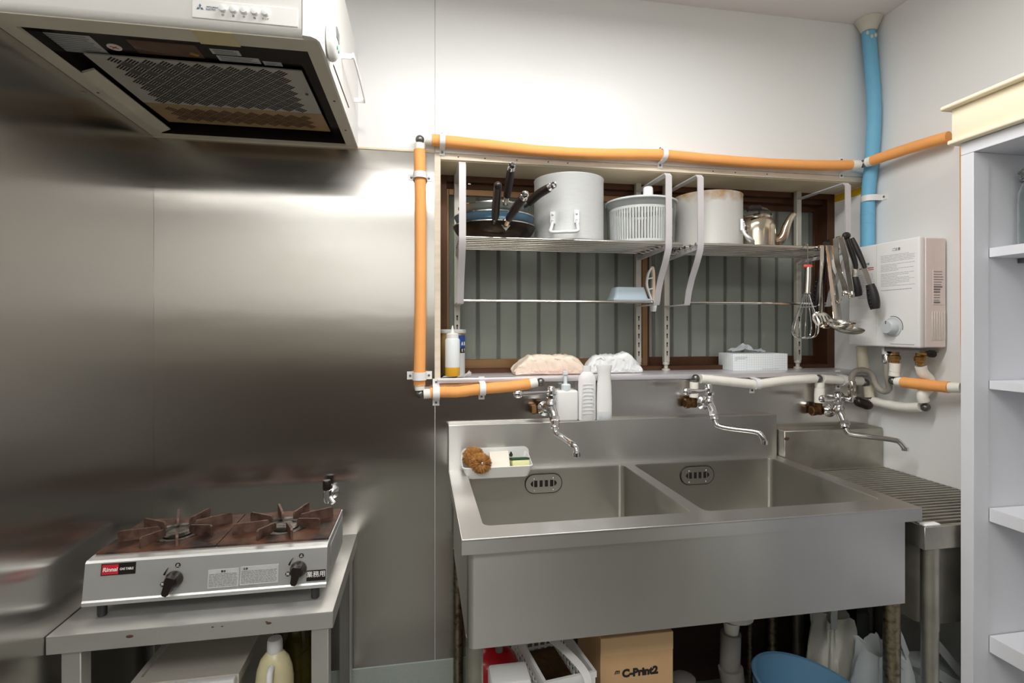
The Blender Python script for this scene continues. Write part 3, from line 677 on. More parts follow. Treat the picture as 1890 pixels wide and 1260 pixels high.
# ------------------------------------------------------------------ faucets
def faucet(path, lever, zf, label, riser, second=None):
    f0 = Vector(path[0]); t = thing('wall_faucet', label, 'faucet', (f0.x, f0.y, min(p[2] for p in path)), 'wall faucets over the sinks')
    fl = Vector((f0.x, -0.046, zf))
    b = B(); b.lathe([(0.012, -0.0415), (0.012, -0.001), (0.025, 0.0), (0.0245, 0.004), (0.018, 0.010), (0.013, 0.014), (0.0115, 0.02)], fl, (0, -1, 0), 28); part('flange', b, 'chrome', t)
    b = B(); b.tube(smooth([(f0.x, -0.05, zf), path[1], path[2]], 4), 0.0125, 16); p2 = Vector(path[2])
    b.lathe([(0.0145, -0.014), (0.017, -0.008), (0.017, 0.010), (0.013, 0.015), (0.013, 0.022), (0.0165, 0.024), (0.0165, 0.032), (0.010, 0.036)], p2, (0, 0, 1), 8); part('body', b, 'chrome', t)
    b = B(); l0 = Vector(lever[0]); b.lathe([(0.011, -0.012), (0.012, -0.010), (0.012, 0.014), (0.009, 0.018), (0.001, 0.0185)], l0, (0, 0, 1), 12)
    pts = smooth(lever, 6); n = len(pts); b.tube(pts, [0.0065 + 0.0035 * (i / n) ** 2 for i in range(n)], 12, flat=0.75); b.sphere(lever[-1], 0.0165, 1, 0.55, 0.8); part('lever', b, 'chrome', t)
    b = B(); pts = smooth(path[2:6], 5); b.tube(pts, [0.0125, *[0.0135] * (len(pts) - 2), 0.0125], 16); p4 = Vector(path[4]); d = (Vector(path[5]) - p4).normalized()
    b.lathe([(0.0135, -0.006), (0.0175, -0.004), (0.0175, 0.008), (0.0135, 0.011)], p4, d, 8); part('nut', b, 'chrome', t)
    b = B(); pts = smooth(path[5:], 6); b.tube(pts, 0.0088, 14)
    b.lathe([(0.0105, -0.008), (0.0110, 0.004), (0.0085, 0.005)], path[-1], (0, 0, -1), 16); part('spout', b, 'chrome', t)
    b = B(); rx, rz = riser
    b.lathe([(0.015, 0), (0.018, 0.003), (0.018, 0.018), (0.014, 0.021)], (rx - 0.012, -0.026, zf - 0.004), (-1, 0, 0), 8); b.cyl((rx, -0.026, zf - 0.018), (rx, -0.026, rz), 0.013, seg=14); b.box(rx - 0.014, f0.x, -0.040, -0.008, zf - 0.016, zf + 0.010, 0.004)
    part('brass_elbow', b, 'copper_old', t)
    return t
f1 = [(1.217, -0.012, 0.995), (1.218, -0.08, 1.012), (1.22, -0.13, 1.022), (1.223, -0.14, 1.004), (1.226, -0.15, 0.981), (1.222, -0.165, 0.953), (1.224, -0.175, 0.938), (1.233, -0.2, 0.933), (1.241, -0.28, 0.93), (1.25, -0.3, 0.922), (1.25, -0.305, 0.902)]
faucet(f1, [(1.219, -0.13, 1.063), (1.157, -0.15, 1.064), (1.104, -0.17, 1.064)], 0.997, 'chrome wall faucet nearest the stove, lever pointing left', (1.205, 1.022))
f2 = [(1.796, -0.012, 0.999), (1.794, -0.07, 1.009), (1.788, -0.1, 1.014), (1.791, -0.11, 0.998), (1.793, -0.12, 0.978), (1.791, -0.13, 0.955), (1.797, -0.14, 0.938), (1.828, -0.17, 0.932), (1.88, -0.22, 0.93), (1.893, -0.235, 0.92), (1.899, -0.24, 0.898)]
faucet(f2, [(1.786, -0.1, 1.056), (1.735, -0.12, 1.053), (1.69, -0.13, 1.055)], 1.002, 'middle chrome wall faucet with its spout swung over the right basin', (1.769, 1.020))
f3 = [(2.308, -0.03, 0.958), (2.302, -0.08, 0.966), (2.299, -0.1, 0.970), (2.301, -0.11, 0.952), (2.303, -0.12, 0.928), (2.298, -0.13, 0.911), (2.306, -0.14, 0.893), (2.348, -0.17, 0.888), (2.417, -0.21, 0.881), (2.435, -0.22, 0.871), (2.447, -0.225, 0.851)]
faucet(f3, [(2.295, -0.1, 1.013), (2.25, -0.11, 1.010), (2.217, -0.12, 1.016)], 0.961, 'chrome wall faucet over the slatted drain sink', (2.279, 0.985))

# ------------------------------------------------------------------ insulated pipes and clamps
def pipe(name, pts, r, m, label, cat='pipe', n=6, ends=None, joints=None, seg=16, group=None):
    t = thing(name, label, cat, tuple(pts[0]), group)
    b = B(); pp = smooth(pts, n); L = len(pp)
    rr = [r * (1 + (0.008 if abs(pts[0][2] - pts[-1][2]) > 0.3 else 0.022) * math.sin(i * 1.7) * (0.5 if m == 'blue_foam' else 1)) for i in range(L)]
    b.tube(pp, rr, seg); part('foam_sleeve', b, m, t)
    for (p0, p1, m2, r2) in (ends or []):
        b = B(); b.tube([p0, tuple((Vector(p0) * 0.5 + Vector(p1) * 0.5)), p1], [r2 * 0.97, r2, r2 * 0.95], seg); part('end_wrap', b, m2, t)
    for p in (joints or []):
        b = B(); b.sphere(p, 0.0145, 1, 1, 1, 14, 10); part('elbow', b, 'screw', t)
    return t
RO = 0.0185
pipe('orange_pipe', [(0.842, -0.030, 1.8845), (0.874, -0.030, 1.884), (1.026, -0.030, 1.878), (1.211, -0.030, 1.8695), (1.404, -0.030, 1.871), (1.634, -0.030, 1.8815), (1.811, -0.030, 1.8765), (2.027, -0.031, 1.873), (2.251, -0.036, 1.875), (2.40, -0.045, 1.881)], RO, 'orange_foam',
     'long orange foam covered pipe running above the window', ends=[((0.820, -0.030, 1.885), (0.843, -0.030, 1.8845), 'white_foam', 0.0165), ((2.395, -0.045, 1.881), (2.432, -0.050, 1.882), 'white_foam', 0.0175)], joints=[(0.803, -0.030, 1.883), (2.441, -0.058, 1.884)])
pipe('orange_pipe', [(0.802, -0.030, 1.850), (0.803, -0.030, 1.81), (0.805, -0.030, 1.63), (0.805, -0.030, 1.35), (0.802, -0.030, 1.12), (0.802, -0.030, 1.082)], RO, 'orange_foam',
     'upright orange foam covered pipe left of the window', ends=[((0.803, -0.030, 1.870), (0.802, -0.030, 1.849), 'white_foam', 0.0165), ((0.802, -0.030, 1.083), (0.803, -0.030, 1.066), 'white_foam', 0.0165)], joints=[(0.804, -0.030, 1.053)])
pipe('orange_pipe', [(0.838, -0.030, 1.054), (0.87, -0.030, 1.058), (0.905, -0.031, 1.0575), (0.935, -0.031, 1.058), (1.008, -0.032, 1.066), (1.11, -0.036, 1.073), (1.168, -0.040, 1.0815)], RO, 'orange_foam',
     'short rumpled orange pipe below the window sill by the left faucet', ends=[((0.815, -0.030, 1.053), (0.839, -0.030, 1.054), 'white_foam', 0.0165), ((1.166, -0.040, 1.081), (1.192, -0.038, 1.085), 'white_foam', 0.0165)], joints=[(1.206, -0.034, 1.085)])
pipe('orange_pipe', [(2.452, -0.088, 1.8870), (2.468, -0.2, 1.8895), (2.476, -0.30, 1.886), (2.482, -0.345, 1.884)], RO, 'orange_foam',
     'sloping orange foam pipe on the right wall crossing the blue pipe', ends=[((2.446, -0.068, 1.886), (2.453, -0.090, 1.8870), 'white_foam', 0.0175)], joints=[(2.492, -0.378, 1.884)])
pipe('orange_pipe', [(2.496, -0.390, 1.862), (2.496, -0.391, 1.5), (2.496, -0.392, 1.25), (2.494, -0.396, 1.112)], 0.0175, 'orange_foam',
     'upright orange foam pipe on the right wall beside the shelf cabinet', joints=[(2.490, -0.402, 1.088)])
pipe('orange_pipe', [(2.449, -0.214, 1.081), (2.455, -0.27, 1.080), (2.470, -0.357, 1.079)], RO, 'orange_foam',
     'short orange foam pipe below the water heater', ends=[((2.446, -0.192, 1.081), (2.449, -0.216, 1.081), 'white_foam', 0.0165), ((2.469, -0.355, 1.079), (2.481, -0.383, 1.080), 'white_foam', 0.017)], joints=[(2.444, -0.180, 1.083)])
pipe('white_pipe', [(1.795, -0.030, 1.0855), (1.853, -0.030, 1.080), (1.93, -0.030, 1.071), (2.00, -0.030, 1.0635), (2.03, -0.030, 1.063), (2.138, -0.030, 1.0735), (2.262, -0.030, 1.079)], 0.0165, 'white_foam',
     'white foam pipe sagging below the window sill between two faucets', joints=[(1.777, -0.030, 1.0875), (2.276, -0.030, 1.0785)], ends=[((1.771, -0.030, 1.074), (1.771, -0.030, 1.048), 'white_foam', 0.0155), ((1.771, -0.030, 1.047), (1.770, -0.030, 1.020), 'white_foam', 0.0160)])
pipe('white_pipe', [(2.291, -0.030, 1.077), (2.34, -0.030, 1.073), (2.40, -0.031, 1.069), (2.458, -0.033, 1.066)], 0.0165, 'white_foam',
     'short white foam pipe behind the grey hose', joints=[(2.472, -0.036, 1.060)], ends=[((2.281, -0.030, 1.064), (2.281, -0.030, 1.045), 'white_foam', 0.0165), ((2.281, -0.030, 1.044), (2.279, -0.030, 0.988), 'white_foam', 0.0180)])
pipe('white_pipe', [(2.478, -0.040, 1.050), (2.482, -0.040, 1.035), (2.484, -0.040, 1.020), (2.486, -0.040, 1.008)], 0.0170, 'beige_foam', 'stubby white foam riser in the right wall corner', joints=[(2.486, -0.042, 0.992)], n=4)
pipe('white_pipe', [(2.487, -0.058, 0.992), (2.487, -0.145, 0.988), (2.485, -0.20, 0.991), (2.482, -0.252, 1.000)], 0.0165, 'white_foam', 'lower white foam pipe on the right wall below the heater', joints=[(2.478, -0.270, 1.002)])
pipe('white_pipe', [(2.470, -0.271, 1.022), (2.466, -0.271, 1.045), (2.4900, -0.271, 1.068), (2.4920, -0.270, 1.095), (2.470, -0.268, 1.118), (2.462, -0.268, 1.140)], 0.0170, 'white_foam', 'lumpy white foam riser under the right heater valve', n=4)
pipe('white_pipe', [(2.443, -0.187, 1.100), (2.443, -0.188, 1.116), (2.443, -0.189, 1.120), (2.443, -0.190, 1.145)], 0.0170, 'white_foam', 'stubby white foam riser under the left heater valve', n=3)
bl = pipe('blue_pipe', [(2.4870, -0.034, 2.405), (2.4885, -0.043, 2.30), (2.490, -0.057, 2.10), (2.490, -0.050, 1.94), (2.489, -0.034, 1.80), (2.487, -0.031, 1.70), (2.487, -0.031, 1.57)], 0.0235, 'blue_foam',
     'thick blue foam covered pipe bowing down the corner from the ceiling')
b = B(); b.lathe([(0.024, -0.045), (0.028, -0.04), (0.036, -0.02), (0.046, -0.001)], (2.4835, -0.040, CEIL), (0, 0, 1), 28); part('ceiling_putty', b, 'putty', bl)
b = B()
for p in ((2.466, -0.052, 2.382), (2.478, -0.060, 2.365), (2.492, -0.062, 2.370)): b.sphere(p, 0.006, 1, 0.6, 1.3, 8, 6)
part('putty_blob', b, 'label_white', bl, stuff=True)
for zz in (1.665, 1.70):
    b = B(); b.lathe([(0.0238, -0.002), (0.0244, 0.0), (0.0238, 0.002)], (2.487, -0.031, zz), (0.1, 0.05, 1), 20); part('tape_seam', b, 'blue_foam', bl)
pipe('beige_pipe', [(2.470, -0.022, 1.198), (2.472, -0.022, 1.15), (2.478, -0.024, 1.104)], 0.0190, 'beige_foam', 'beige foam pipe coming out below the heater by the sill')

def clamp(c, direction, r, label, along, ears=0.030, wide=0.018):
    # saddle strap over a pipe lying on the wall: 'along' is the pipe axis, c the point on the wall
    a = Vector(along).normalized(); n = Vector(direction).normalized(); s_ = a.cross(n).normalized(); c = Vector(c)
    t = thing('pipe_clamp', label, 'clamp', tuple(c), 'white saddle clamps on the pipes')
    pts = [c + s_ * (r + ears) + n * 0.0015, c + s_ * (r + 0.004) + n * 0.0015]
    cc = c + n * (0.030)
    pts += [cc + s_ * (r + 0.002) * math.cos(q) + n * (r + 0.002) * math.sin(q) for q in [PI * k / 10 for k in range(0, 11)]]
    pts += [c - s_ * (r + 0.004) + n * 0.0015, c - s_ * (r + ears) + n * 0.0015]
    b = B(); b.ribbon(pts, a, wide, 0.0028); part('strap', b, 'clamp_white', t)
    b = B()
    for sg in (1, -1): b.lathe([(0.0038, 0.0), (0.0038, 0.0022), (0.002, 0.003)], c + s_ * sg * (r + ears - 0.010) + n * 0.0028, n, 10)
    part('screw', b, 'screw', t, stuff=True)
FW = (0, -1, 0); RW = (-1, 0, 0)
clamp((0.876, -0.004, 1.884), FW, RO, 'white saddle clamp at the left end of the long orange pipe', (1, 0, 0), 0.022)
clamp((1.652, -0.004, 1.882), FW, RO, 'white saddle clamp on the middle of the long orange pipe', (1, 0, 0), 0.022)
clamp((2.395, -0.0041, 1.882), FW, RO, 'white saddle clamp on the long orange pipe near the blue pipe', (1, -0.05, 0), 0.022)
clamp((0.804, -0.0045, 1.765), FW, RO, 'white saddle clamp near the top of the upright orange pipe', (0, 0, 1), 0.020, 0.020)
clamp((0.802, -0.0045, 1.112), FW, RO, 'white saddle clamp near the foot of the upright orange pipe', (0, 0, 1), 0.022, 0.026)
clamp((0.856, -0.0045, 1.055), FW, RO, 'white saddle clamp on the rumpled orange pipe near the wall seam', (1, 0, 0), 0.026, 0.022)
clamp((1.008, -0.0045, 1.066), FW, RO, 'white saddle clamp in the middle of the rumpled orange pipe', (1, 0, 0), 0.020, 0.020)
clamp((2.016, -0.0045, 1.0635), FW, 0.0165, 'white saddle clamp at the sag of the white pipe', (1, 0, 0), 0.020, 0.020)
clamp((2.380, -0.0045, 1.070), FW, 0.0165, 'white saddle clamp on the white pipe beside the gas cock', (1, 0, 0), 0.020, 0.020)
clamp((W, -0.036, 1.760), RW, 0.0235, 'white saddle clamp around the blue pipe', (0, 0, 1), 0.024, 0.022)

# gas cock and grey hose feeding the heater
gc = thing('gas_cock', 'chrome gas cock with black handle behind the right faucet', 'gas cock', (2.395, -0.05, 0.985))
b = B(); b.lathe([(0.024, 0), (0.023, 0.005), (0.012, 0.010), (0.011, 0.05)], (2.385, -0.0045, 1.001), (0, -1, 0), 24); b.cyl((2.365, -0.05, 1.001), (2.425, -0.056, 0.993), 0.010, seg=16); part('body', b, 'chrome', gc)
b = B(); b.box(2.381, 2.403, -0.070, -0.050, 0.992, 1.036, 0.003); b.lathe([(0.012, 0), (0.0135, 0.004), (0.0135, 0.03), (0.011, 0.036)], (2.391, -0.060, 1.034), (0, 0, 1), 12); part('valve_block', b, 'polished', gc)
b = B(); b.tube(smooth([(2.400, -0.066, 0.998), (2.415, -0.072, 0.992), (2.440, -0.078, 0.982), (2.452, -0.08, 0.972)], 4), [0.011, 0.015, 0.017, 0.018, 0.018, 0.018, 0.018, 0.018, 0.018, 0.017, 0.015, 0.012, 0.009], 14); part('handle', b, 'black_plastic', gc)
hs = thing('gas_hose', 'grey rubber gas hose looping from the gas cock up to the heater', 'hose', (2.39, -0.06, 1.04))
b = B(); b.tube(smooth([(2.391, -0.06, 1.064), (2.391, -0.06, 1.086), (2.403, -0.062, 1.106), (2.435, -0.068, 1.111), (2.458, -0.078, 1.096), (2.461, -0.092, 1.062), (2.464, -0.110, 1.041), (2.466, -0.130, 1.038), (2.464, -0.146, 1.053), (2.452, -0.152, 1.085), (2.444, -0.156, 1.125), (2.440, -0.158, 1.150)], 6), 0.0105, 14); part('tube', b, 'hose_grey', hs)
b = B(); b.lathe([(0.009, 0.0), (0.013, 0.004), (0.013, 0.030), (0.010, 0.034)], (2.440, -0.158, 1.142), (-0.05, 0, 1), 12); part('collar', b, 'chrome', hs)
b = B(); b.box(2.430, 2.449, -0.168, -0.148, 1.172, 1.196, 0.003); part('connector', b, 'white_plastic', hs)

# ------------------------------------------------------------------ water heater
wh = thing('water_heater', 'white wall mounted instant water heater with grey dial', 'water heater', (2.46, -0.17, 1.20))
HX = 2.4077
b = B(); b.box(HX, 2.4305, -0.3119, -0.026, 1.2025, 1.568, 0.006, 3); b.box(2.430, 2.511, -0.3105, -0.028, 1.2035, 1.566, 0.004, 2); part('casing', b, 'heater_white', wh)
b = B(); b.box(2.432, 2.509, -0.3122, -0.3095, 1.206, 1.563, 0.001, 1); sd = part('side_panel', b, 'heater_side', wh)
b = B()
for k in range(6): b.box(2.455 + 0.0095 * k, 2.4605 + 0.0095 * k, -0.3135, -0.312, 1.228, 1.322, 0.0007, 1)
part('vent_rib', b, 'label_white', sd, stuff=True)
b = B(); b.box(2.459, 2.500, -0.3130, -0.3120, 1.345, 1.462); sl = part('rating_label', b, 'heater_side', sd)
b = B()
for k in range(13):
    z = 1.350 + 0.0085 * k
    b.box(2.461, 2.498 - random.uniform(0, 0.015), -0.3135, -0.3129, z, z + (0.005 if k in (0, 4, 5, 6) else 0.0022))
part('print_lines', b, 'ink_grey', sl, stuff=True)
b = B(); b.box(HX - 0.0005, HX + 0.001, -0.1525, -0.1495, 1.206, 1.562); part('panel_joint', b, 'label_white', wh)
def hbars(y0, y1, z, th=0.0016, m='ink_grey'): return (y0, y1, z, th)
b = B()
def print_row(y0, y1, z, th):
    y = y1
    while y > y0 + 0.004:
        wl_ = random.uniform(0.004, 0.018); b.box(HX - 0.0005, HX, max(y - wl_, y0), y, z - th / 2, z + th / 2); y -= wl_ + 0.002
for k in range(21):
    z = 1.520 - 0.0053 * k
    if k in (5, 11): continue
    print_row(-0.296 + random.choice((0, 0.0, 0.02, 0.06)), -0.168, z, 0.0012)
print_row(-0.288, -0.168, 1.400, 0.0022)
for k in range(14): print_row(-0.145 + random.uniform(0, 0.02), -0.070, 1.462 - 0.0065 * k, 0.0011)
for k in range(8): print_row(-0.085 + random.uniform(0, 0.02), -0.036, 1.295 - 0.0065 * k, 0.0010)
b.box(HX - 0.0006, HX, -0.294, -0.205, 1.212, 1.2145)
part('print_lines', b, 'ink_pale', wh, stuff=True)
b = B(); b.box(HX - 0.0006, HX, -0.138, -0.076, 1.484, 1.487); b.box(HX - 0.0006, HX, -0.138, -0.090, 1.4775, 1.480); part('red_print', b, 'ink_red', wh, stuff=True)
text('ご注意', 0.011, (HX - 0.0004, -0.228, 1.537), LEFTF, 'ink_grey', wh)
text('ご注意', 0.009, (HX - 0.0004, -0.107, 1.500), LEFTF, 'ink_grey', wh)
b = B(); b.lathe([(0.033, 0.0), (0.033, 0.003), (0.0265, 0.004), (0.0265, 0.010), (0.025, 0.024), (0.021, 0.029), (0.001, 0.030)], (HX, -0.216, 1.2715), (-1, 0, 0), 36); dl = part('dial', b, 'knob_grey', wh)
b = B(); b.box(HX - 0.0310, HX - 0.0295, -0.2168, -0.2152, 1.282, 1.293); part('dial_mark', b, 'ink', dl)
b = B(); b.tube([(HX - 0.0005, -0.216 - 0.037 * math.cos(a), 1.2715 + 0.037 * math.sin(a)) for a in [math.radians(-15 + 10 * k) for k in range(13)]], 0.0010, 5); part('dial_scale', b, 'ink', wh)
b = B(); b.box(2.425, 2.500, -0.295, -0.165, 1.186, 1.204); part('base_plate', b, 'pipe_grey', wh)
for y, x in ((-0.191, 2.4425), (-0.269, 2.4565)):
    b = B(); b.lathe([(0.010, 0.0), (0.0125, 0.003), (0.0125, 0.012), (0.016, 0.015), (0.016, 0.028), (0.0115, 0.031), (0.0115, 0.05)], (x, y, 1.143), (0, 0, 1), 8)
    if y < -0.25: b.cyl((x, y, 1.184), (x, y - 0.036, 1.184), 0.010, seg=12)
    part('valve', b, 'brass', wh)
b = B(); b.cyl((2.4565, -0.304, 1.184), (2.4565, -0.318, 1.184), 0.012, seg=12); b.cyl((2.440, -0.172, 1.186), (2.440, -0.160, 1.186), 0.009, seg=12); part('valve_cap', b, 'dark', wh, stuff=True)

# ------------------------------------------------------------------ hanging pipe shelves in the window
def shelf(label, xp0, xp1, bx0, bx1, poles_z=1.101):
    t = thing('pipe_shelf', label, 'shelf', ((xp0 + xp1) / 2, 0.05, poles_z), 'grey pipe shelves across the window')
    for xp in (xp0, xp1):
        b = B(); b.box(xp - 0.011, xp + 0.011, 0.139, 0.159, 1.135, 1.8285, 0.0015, 1); b.lathe([(0.016, 0.0), (0.016, 0.006), (0.008, 0.009), (0.008, 0.022), (0.013, 0.024), (0.013, 0.034)], (xp, 0.149, 1.1015), seg=16)
        po = part('pole', b, 'pole_grey', t)
        b = B()
        for k in range(5):
            z = 1.305 - 0.034 * k; b.cyl((xp, 0.1392, z + 0.006), (xp, 0.1382, z + 0.006), 0.0036, seg=8); b.box(xp - 0.0017, xp + 0.0017, 0.1382, 0.1392, z - 0.009, z + 0.004)
        part('key_slot', b, 'dark', po, stuff=True)
        b = B(); w_ = 0.022
        pts = [(xp, 0.139, 1.795), (xp, -0.095, 1.795), (xp, -0.106, 1.785), (xp, -0.107, 1.56), (xp, -0.104, 1.535), (xp, -0.080, 1.490), (xp, -0.050, 1.445), (xp, -0.028, 1.400), (xp, -0.018, 1.362), (xp, -0.014, 1.352), (xp, 0.139, 1.352)]
        b.ribbon(pts, (1, 0, 0), w_, 0.004); b.ribbon([(xp, -0.104, 1.545), (xp, 0.139, 1.535)], (1, 0, 0), 0.012, 0.012)
        part('bracket', b, 'shelf_grey', t, ang=30)
    bar = None
    for k in range(7):
        y = -0.098 + 0.0370 * k
        if bar is None:
            b = B(); b.tube([(bx0, y, 1.5565), (bx1, y, 1.5565)], 0.0062, 10); bar = part('bar', b, 'polished', t)
        else: copy_part(bar, t, (0, 0.0370 * k, 0))
    for k in range(5):
        y = -0.008 + 0.032 * k
        b = B(); b.tube([(xp0 - 0.01, y, 1.3600), (xp1 + 0.01, y, 1.3600)], 0.0048, 8); part('lower_bar', b, 'polished', t)
        return t
shelf('grey pipe shelf holding the frying pans and the salad spinner', 0.936, 1.635, 0.930, 1.690)
shelf('grey pipe shelf holding the scorched pot, kettle and hanging utensils', 1.752, 2.331, 1.738, 2.350)
SZ = 1.5632

# ------------------------------------------------------------------ pans, pots, spinner, kettle
def pan(label, c, r, h, z, m, hpts, grip_m, bracket=True, loop=True, tilt=0.0, rm='iron_pan'):
    t = thing('frying_pan', label, 'frying pan', (c[0], c[1], z), 'frying pans nested on the upper shelf')
    b = B(Matrix.Translation((c[0], c[1], z)) @ Matrix.Rotation(tilt, 4, 'Y'))
    b.lathe([(r * 0.70, 0.0), (r * 0.76, 0.003), (r * 0.93, h * 0.55), (r * 0.985, h * 0.85), (r, h), (r - 0.002, h + 0.0015), (r - 0.005, h), (r * 0.95, h * 0.8), (r * 0.74, 0.0055), (r * 0.70, 0.004)], seg=48, caps=False)
    b.lathe([(r * 0.70, 0.0), (0.0005, 0.0)], seg=48, caps=False); b.lathe([(r * 0.70, 0.004), (0.0005, 0.004)], seg=48, caps=False)
    part('bowl', b, m, t, ang=50)
    b = B(Matrix.Translation((c[0], c[1], z)) @ Matrix.Rotation(tilt, 4, 'Y')); b.lathe([(r + 0.0012, h - 0.001), (r + 0.0012, h + 0.002), (r - 0.003, h + 0.002), (r - 0.003, h - 0.001)], seg=48, caps=False); part('rim', b, 'polished', t)
    P = [Vector(p) for p in hpts]; d = (P[1] - P[0])
    b = B(); b.tube(smooth(hpts[:2], 3), [0.010, 0.0095, 0.009, 0.0085], 12)
    if bracket:
        n = Vector((P[0].x - c[0], P[0].y - c[1], 0)).normalized(); s_ = Vector((-n.y, n.x, 0)); o_ = P[0] - n * 0.012
        tri = [o_ + s_ * 0.019 + Vector((0, 0, 0.014)), o_ + s_ * 0.0 + Vector((0, 0, 0.017)), o_ - s_ * 0.019 + Vector((0, 0, 0.014)), o_ - s_ * 0.016 - Vector((0, 0, 0.002)), o_ - Vector((0, 0, 0.022)), o_ + s_ * 0.016 - Vector((0, 0, 0.002))]
        A = [b.v(p + n * 0.004) for p in tri]; C_ = [b.v(p - n * 0.003) for p in tri]
        for k in range(6): b.f([A[k], A[(k + 1) % 6], C_[(k + 1) % 6], C_[k]])
        b.f(A); b.f(list(reversed(C_)))
        for p in (tri[0] * 0.75 + o_ * 0.25, tri[2] * 0.75 + o_ * 0.25, tri[4] * 0.75 + o_ * 0.25): b.sphere(p + n * 0.004, 0.003, 1, 1, 1, 8, 6)
    part('bracket', b, 'polished', t)
    b = B(); pp = smooth(hpts[1:4] if loop else hpts[1:], 6); L = len(pp)
    b.tube(pp, [0.0125 + 0.0025 * math.sin(PI * (0.15 + 0.8 * i / L)) for i in range(L)], 14, flat=0.85); b.sphere(pp[-1], 0.0118, 1, 1, 1, 12, 8); part('grip', b, 'black_plastic', t)
    if loop:
        e = P[-1]; q = P[-2]; dd = (e - q).normalized(); s_ = dd.cross(Vector((0, 1, 0))).normalized()
        b = B(); b.tube([q - dd * 0.002, q + dd * 0.008], [0.0122, 0.011], 14)
        b.tube([q + dd * 0.014 + (dd * math.sin(a) * 0.010 + s_ * math.cos(a) * 0.008) for a in [2 * PI * k / 14 for k in range(14)]], 0.0034, 8, closed=True); part('hanging_ring', b, 'chrome', t)
    return t
pan('dark iron frying pan at the bottom of the nested stack', (1.055, 0.018), 0.140, 0.048, SZ, 'iron_pan',
    [(1.075, -0.122, 1.6), (1.079, -0.145, 1.613), (1.087, -0.2, 1.628), (1.101, -0.27, 1.648), (1.103, -0.285, 1.656)], 'b')
pan('blue coated frying pan nested second in the stack', (1.055, 0.016), 0.136, 0.050, SZ + 0.030, 'blue_pan',
    [(1.037, -0.118, 1.606), (1.034, -0.155, 1.612), (1.030, -0.20, 1.640), (1.024, -0.28, 1.676)], 'b', bracket=False, loop=False)
pan('grey frying pan with tall upright handle near the top of the stack', (1.052, 0.016), 0.120, 0.055, SZ + 0.056, 'grey_pan',
    [(1.075, -0.098, 1.668), (1.077, -0.118, 1.690), (1.076, -0.165, 1.722), (1.074, -0.215, 1.746), (1.075, -0.232, 1.757)], 'b')
pan('topmost small frying pan with handle leaning over the stockpot', (1.060, 0.030), 0.098, 0.050, SZ + 0.072, 'grey_pan',
    [(1.138, -0.045, 1.673), (1.158, -0.072, 1.682), (1.183, -0.115, 1.702), (1.208, -0.155, 1.712), (1.222, -0.172, 1.721)], 'b')

def stockpot(label, c, r, h, m, ha):
    t = thing('stockpot', label, 'pot', (c[0], c[1], SZ), 'aluminium stockpots on the upper shelf')
    b = B(Matrix.Translation((c[0], c[1], SZ)))
    b.lathe([(r * 0.96, 0.0), (r * 0.99, 0.003), (r, 0.010), (r, h - 0.004), (r + 0.0015, h - 0.002), (r + 0.0015, h), (r - 0.002, h), (r - 0.003, h - 0.003), (r - 0.003, 0.012), (r * 0.9, 0.004)], seg=56, caps=False)
    b.lathe([(r * 0.96, 0), (0.0005, 0)], seg=56, caps=False); part('body', b, m, t)
    for a in ha:
        d = Vector((math.cos(a), math.sin(a), 0)); s_ = Vector((-d.y, d.x, 0)); o_ = Vector((c[0], c[1], SZ)) + d * (r + 0.001)
        b = B()
        for sg in (1, -1):
            q = o_ + s_ * 0.040 * sg; A = []
            for (uu, zz) in ((-0.008, 0.052), (0.008, 0.052), (0.008, 0.092), (-0.008, 0.092)):
                A.append(q + s_ * uu + Vector((0, 0, zz)) - d * 0.006)
            vs = [b.v(p) for p in A]; vt = [b.v(p + d * 0.0085) for p in A]
            for k in range(4): b.f([vs[k], vs[(k + 1) % 4], vt[(k + 1) % 4], vt[k]])
            b.f(list(reversed(vs))); b.f(vt)
            for zz in (0.062, 0.082): b.sphere(q + Vector((0, 0, zz)) + d * 0.003, 0.0042, 1, 1, 1, 10, 6)
        e = [o_ + s_ * 0.040 + Vector((0, 0, 0.058)), o_ + s_ * 0.044 + d * 0.010 + Vector((0, 0, 0.035)), o_ + s_ * 0.042 + d * 0.026 + Vector((0, 0, 0.020)), o_ + d * 0.032 + Vector((0, 0, 0.018)), o_ - s_ * 0.042 + d * 0.026 + Vector((0, 0, 0.020)), o_ - s_ * 0.044 + d * 0.010 + Vector((0, 0, 0.035)), o_ - s_ * 0.040 + Vector((0, 0, 0.058))]
        b.tube(smooth(e, 4), 0.0058, 10); part('handle', b, 'aluminium', t)
    return t
stockpot('tall clean aluminium stockpot beside the frying pans', (1.322, 0.027), 0.122, 0.2225, 'aluminium', (math.radians(-112), math.radians(68)))
p2 = stockpot('aluminium stockpot with scorched brown rim beside the kettle', (1.862, 0.036), 0.122, 0.190, 'aluminium_worn', (math.radians(-38), math.radians(142)))

sp = thing('salad_spinner', 'white ribbed salad spinner with clear lid on the upper shelf', 'salad spinner', (1.588, 0.016, SZ))
sc_ = Matrix.Translation((1.588, 0.016, SZ)) @ Matrix.Diagonal((0.955, 0.955, 1, 1))
b = B(sc_)
b.lathe([(0.110, 0.0), (0.114, 0.004), (0.114, 0.012), (0.108, 0.012), (0.0005, 0.010)], seg=48, caps=False); b.lathe([(0.113, 0.118), (0.1165, 0.118), (0.1165, 0.127), (0.113, 0.127), (0.113, 0.118)], seg=48, caps=False)
for k in range(68):
    a = 2 * PI * k / 68; d = Vector((math.cos(a), math.sin(a), 0)); s_ = Vector((-d.y, d.x, 0))
    p0 = d * 0.112; p1 = d * 0.1148
    b.ribbon([p0 + Vector((0, 0, 0.010)), p1 + Vector((0, 0, 0.120))], s_, 0.0055, 0.0025)
part('basket', b, 'white_plastic', sp)
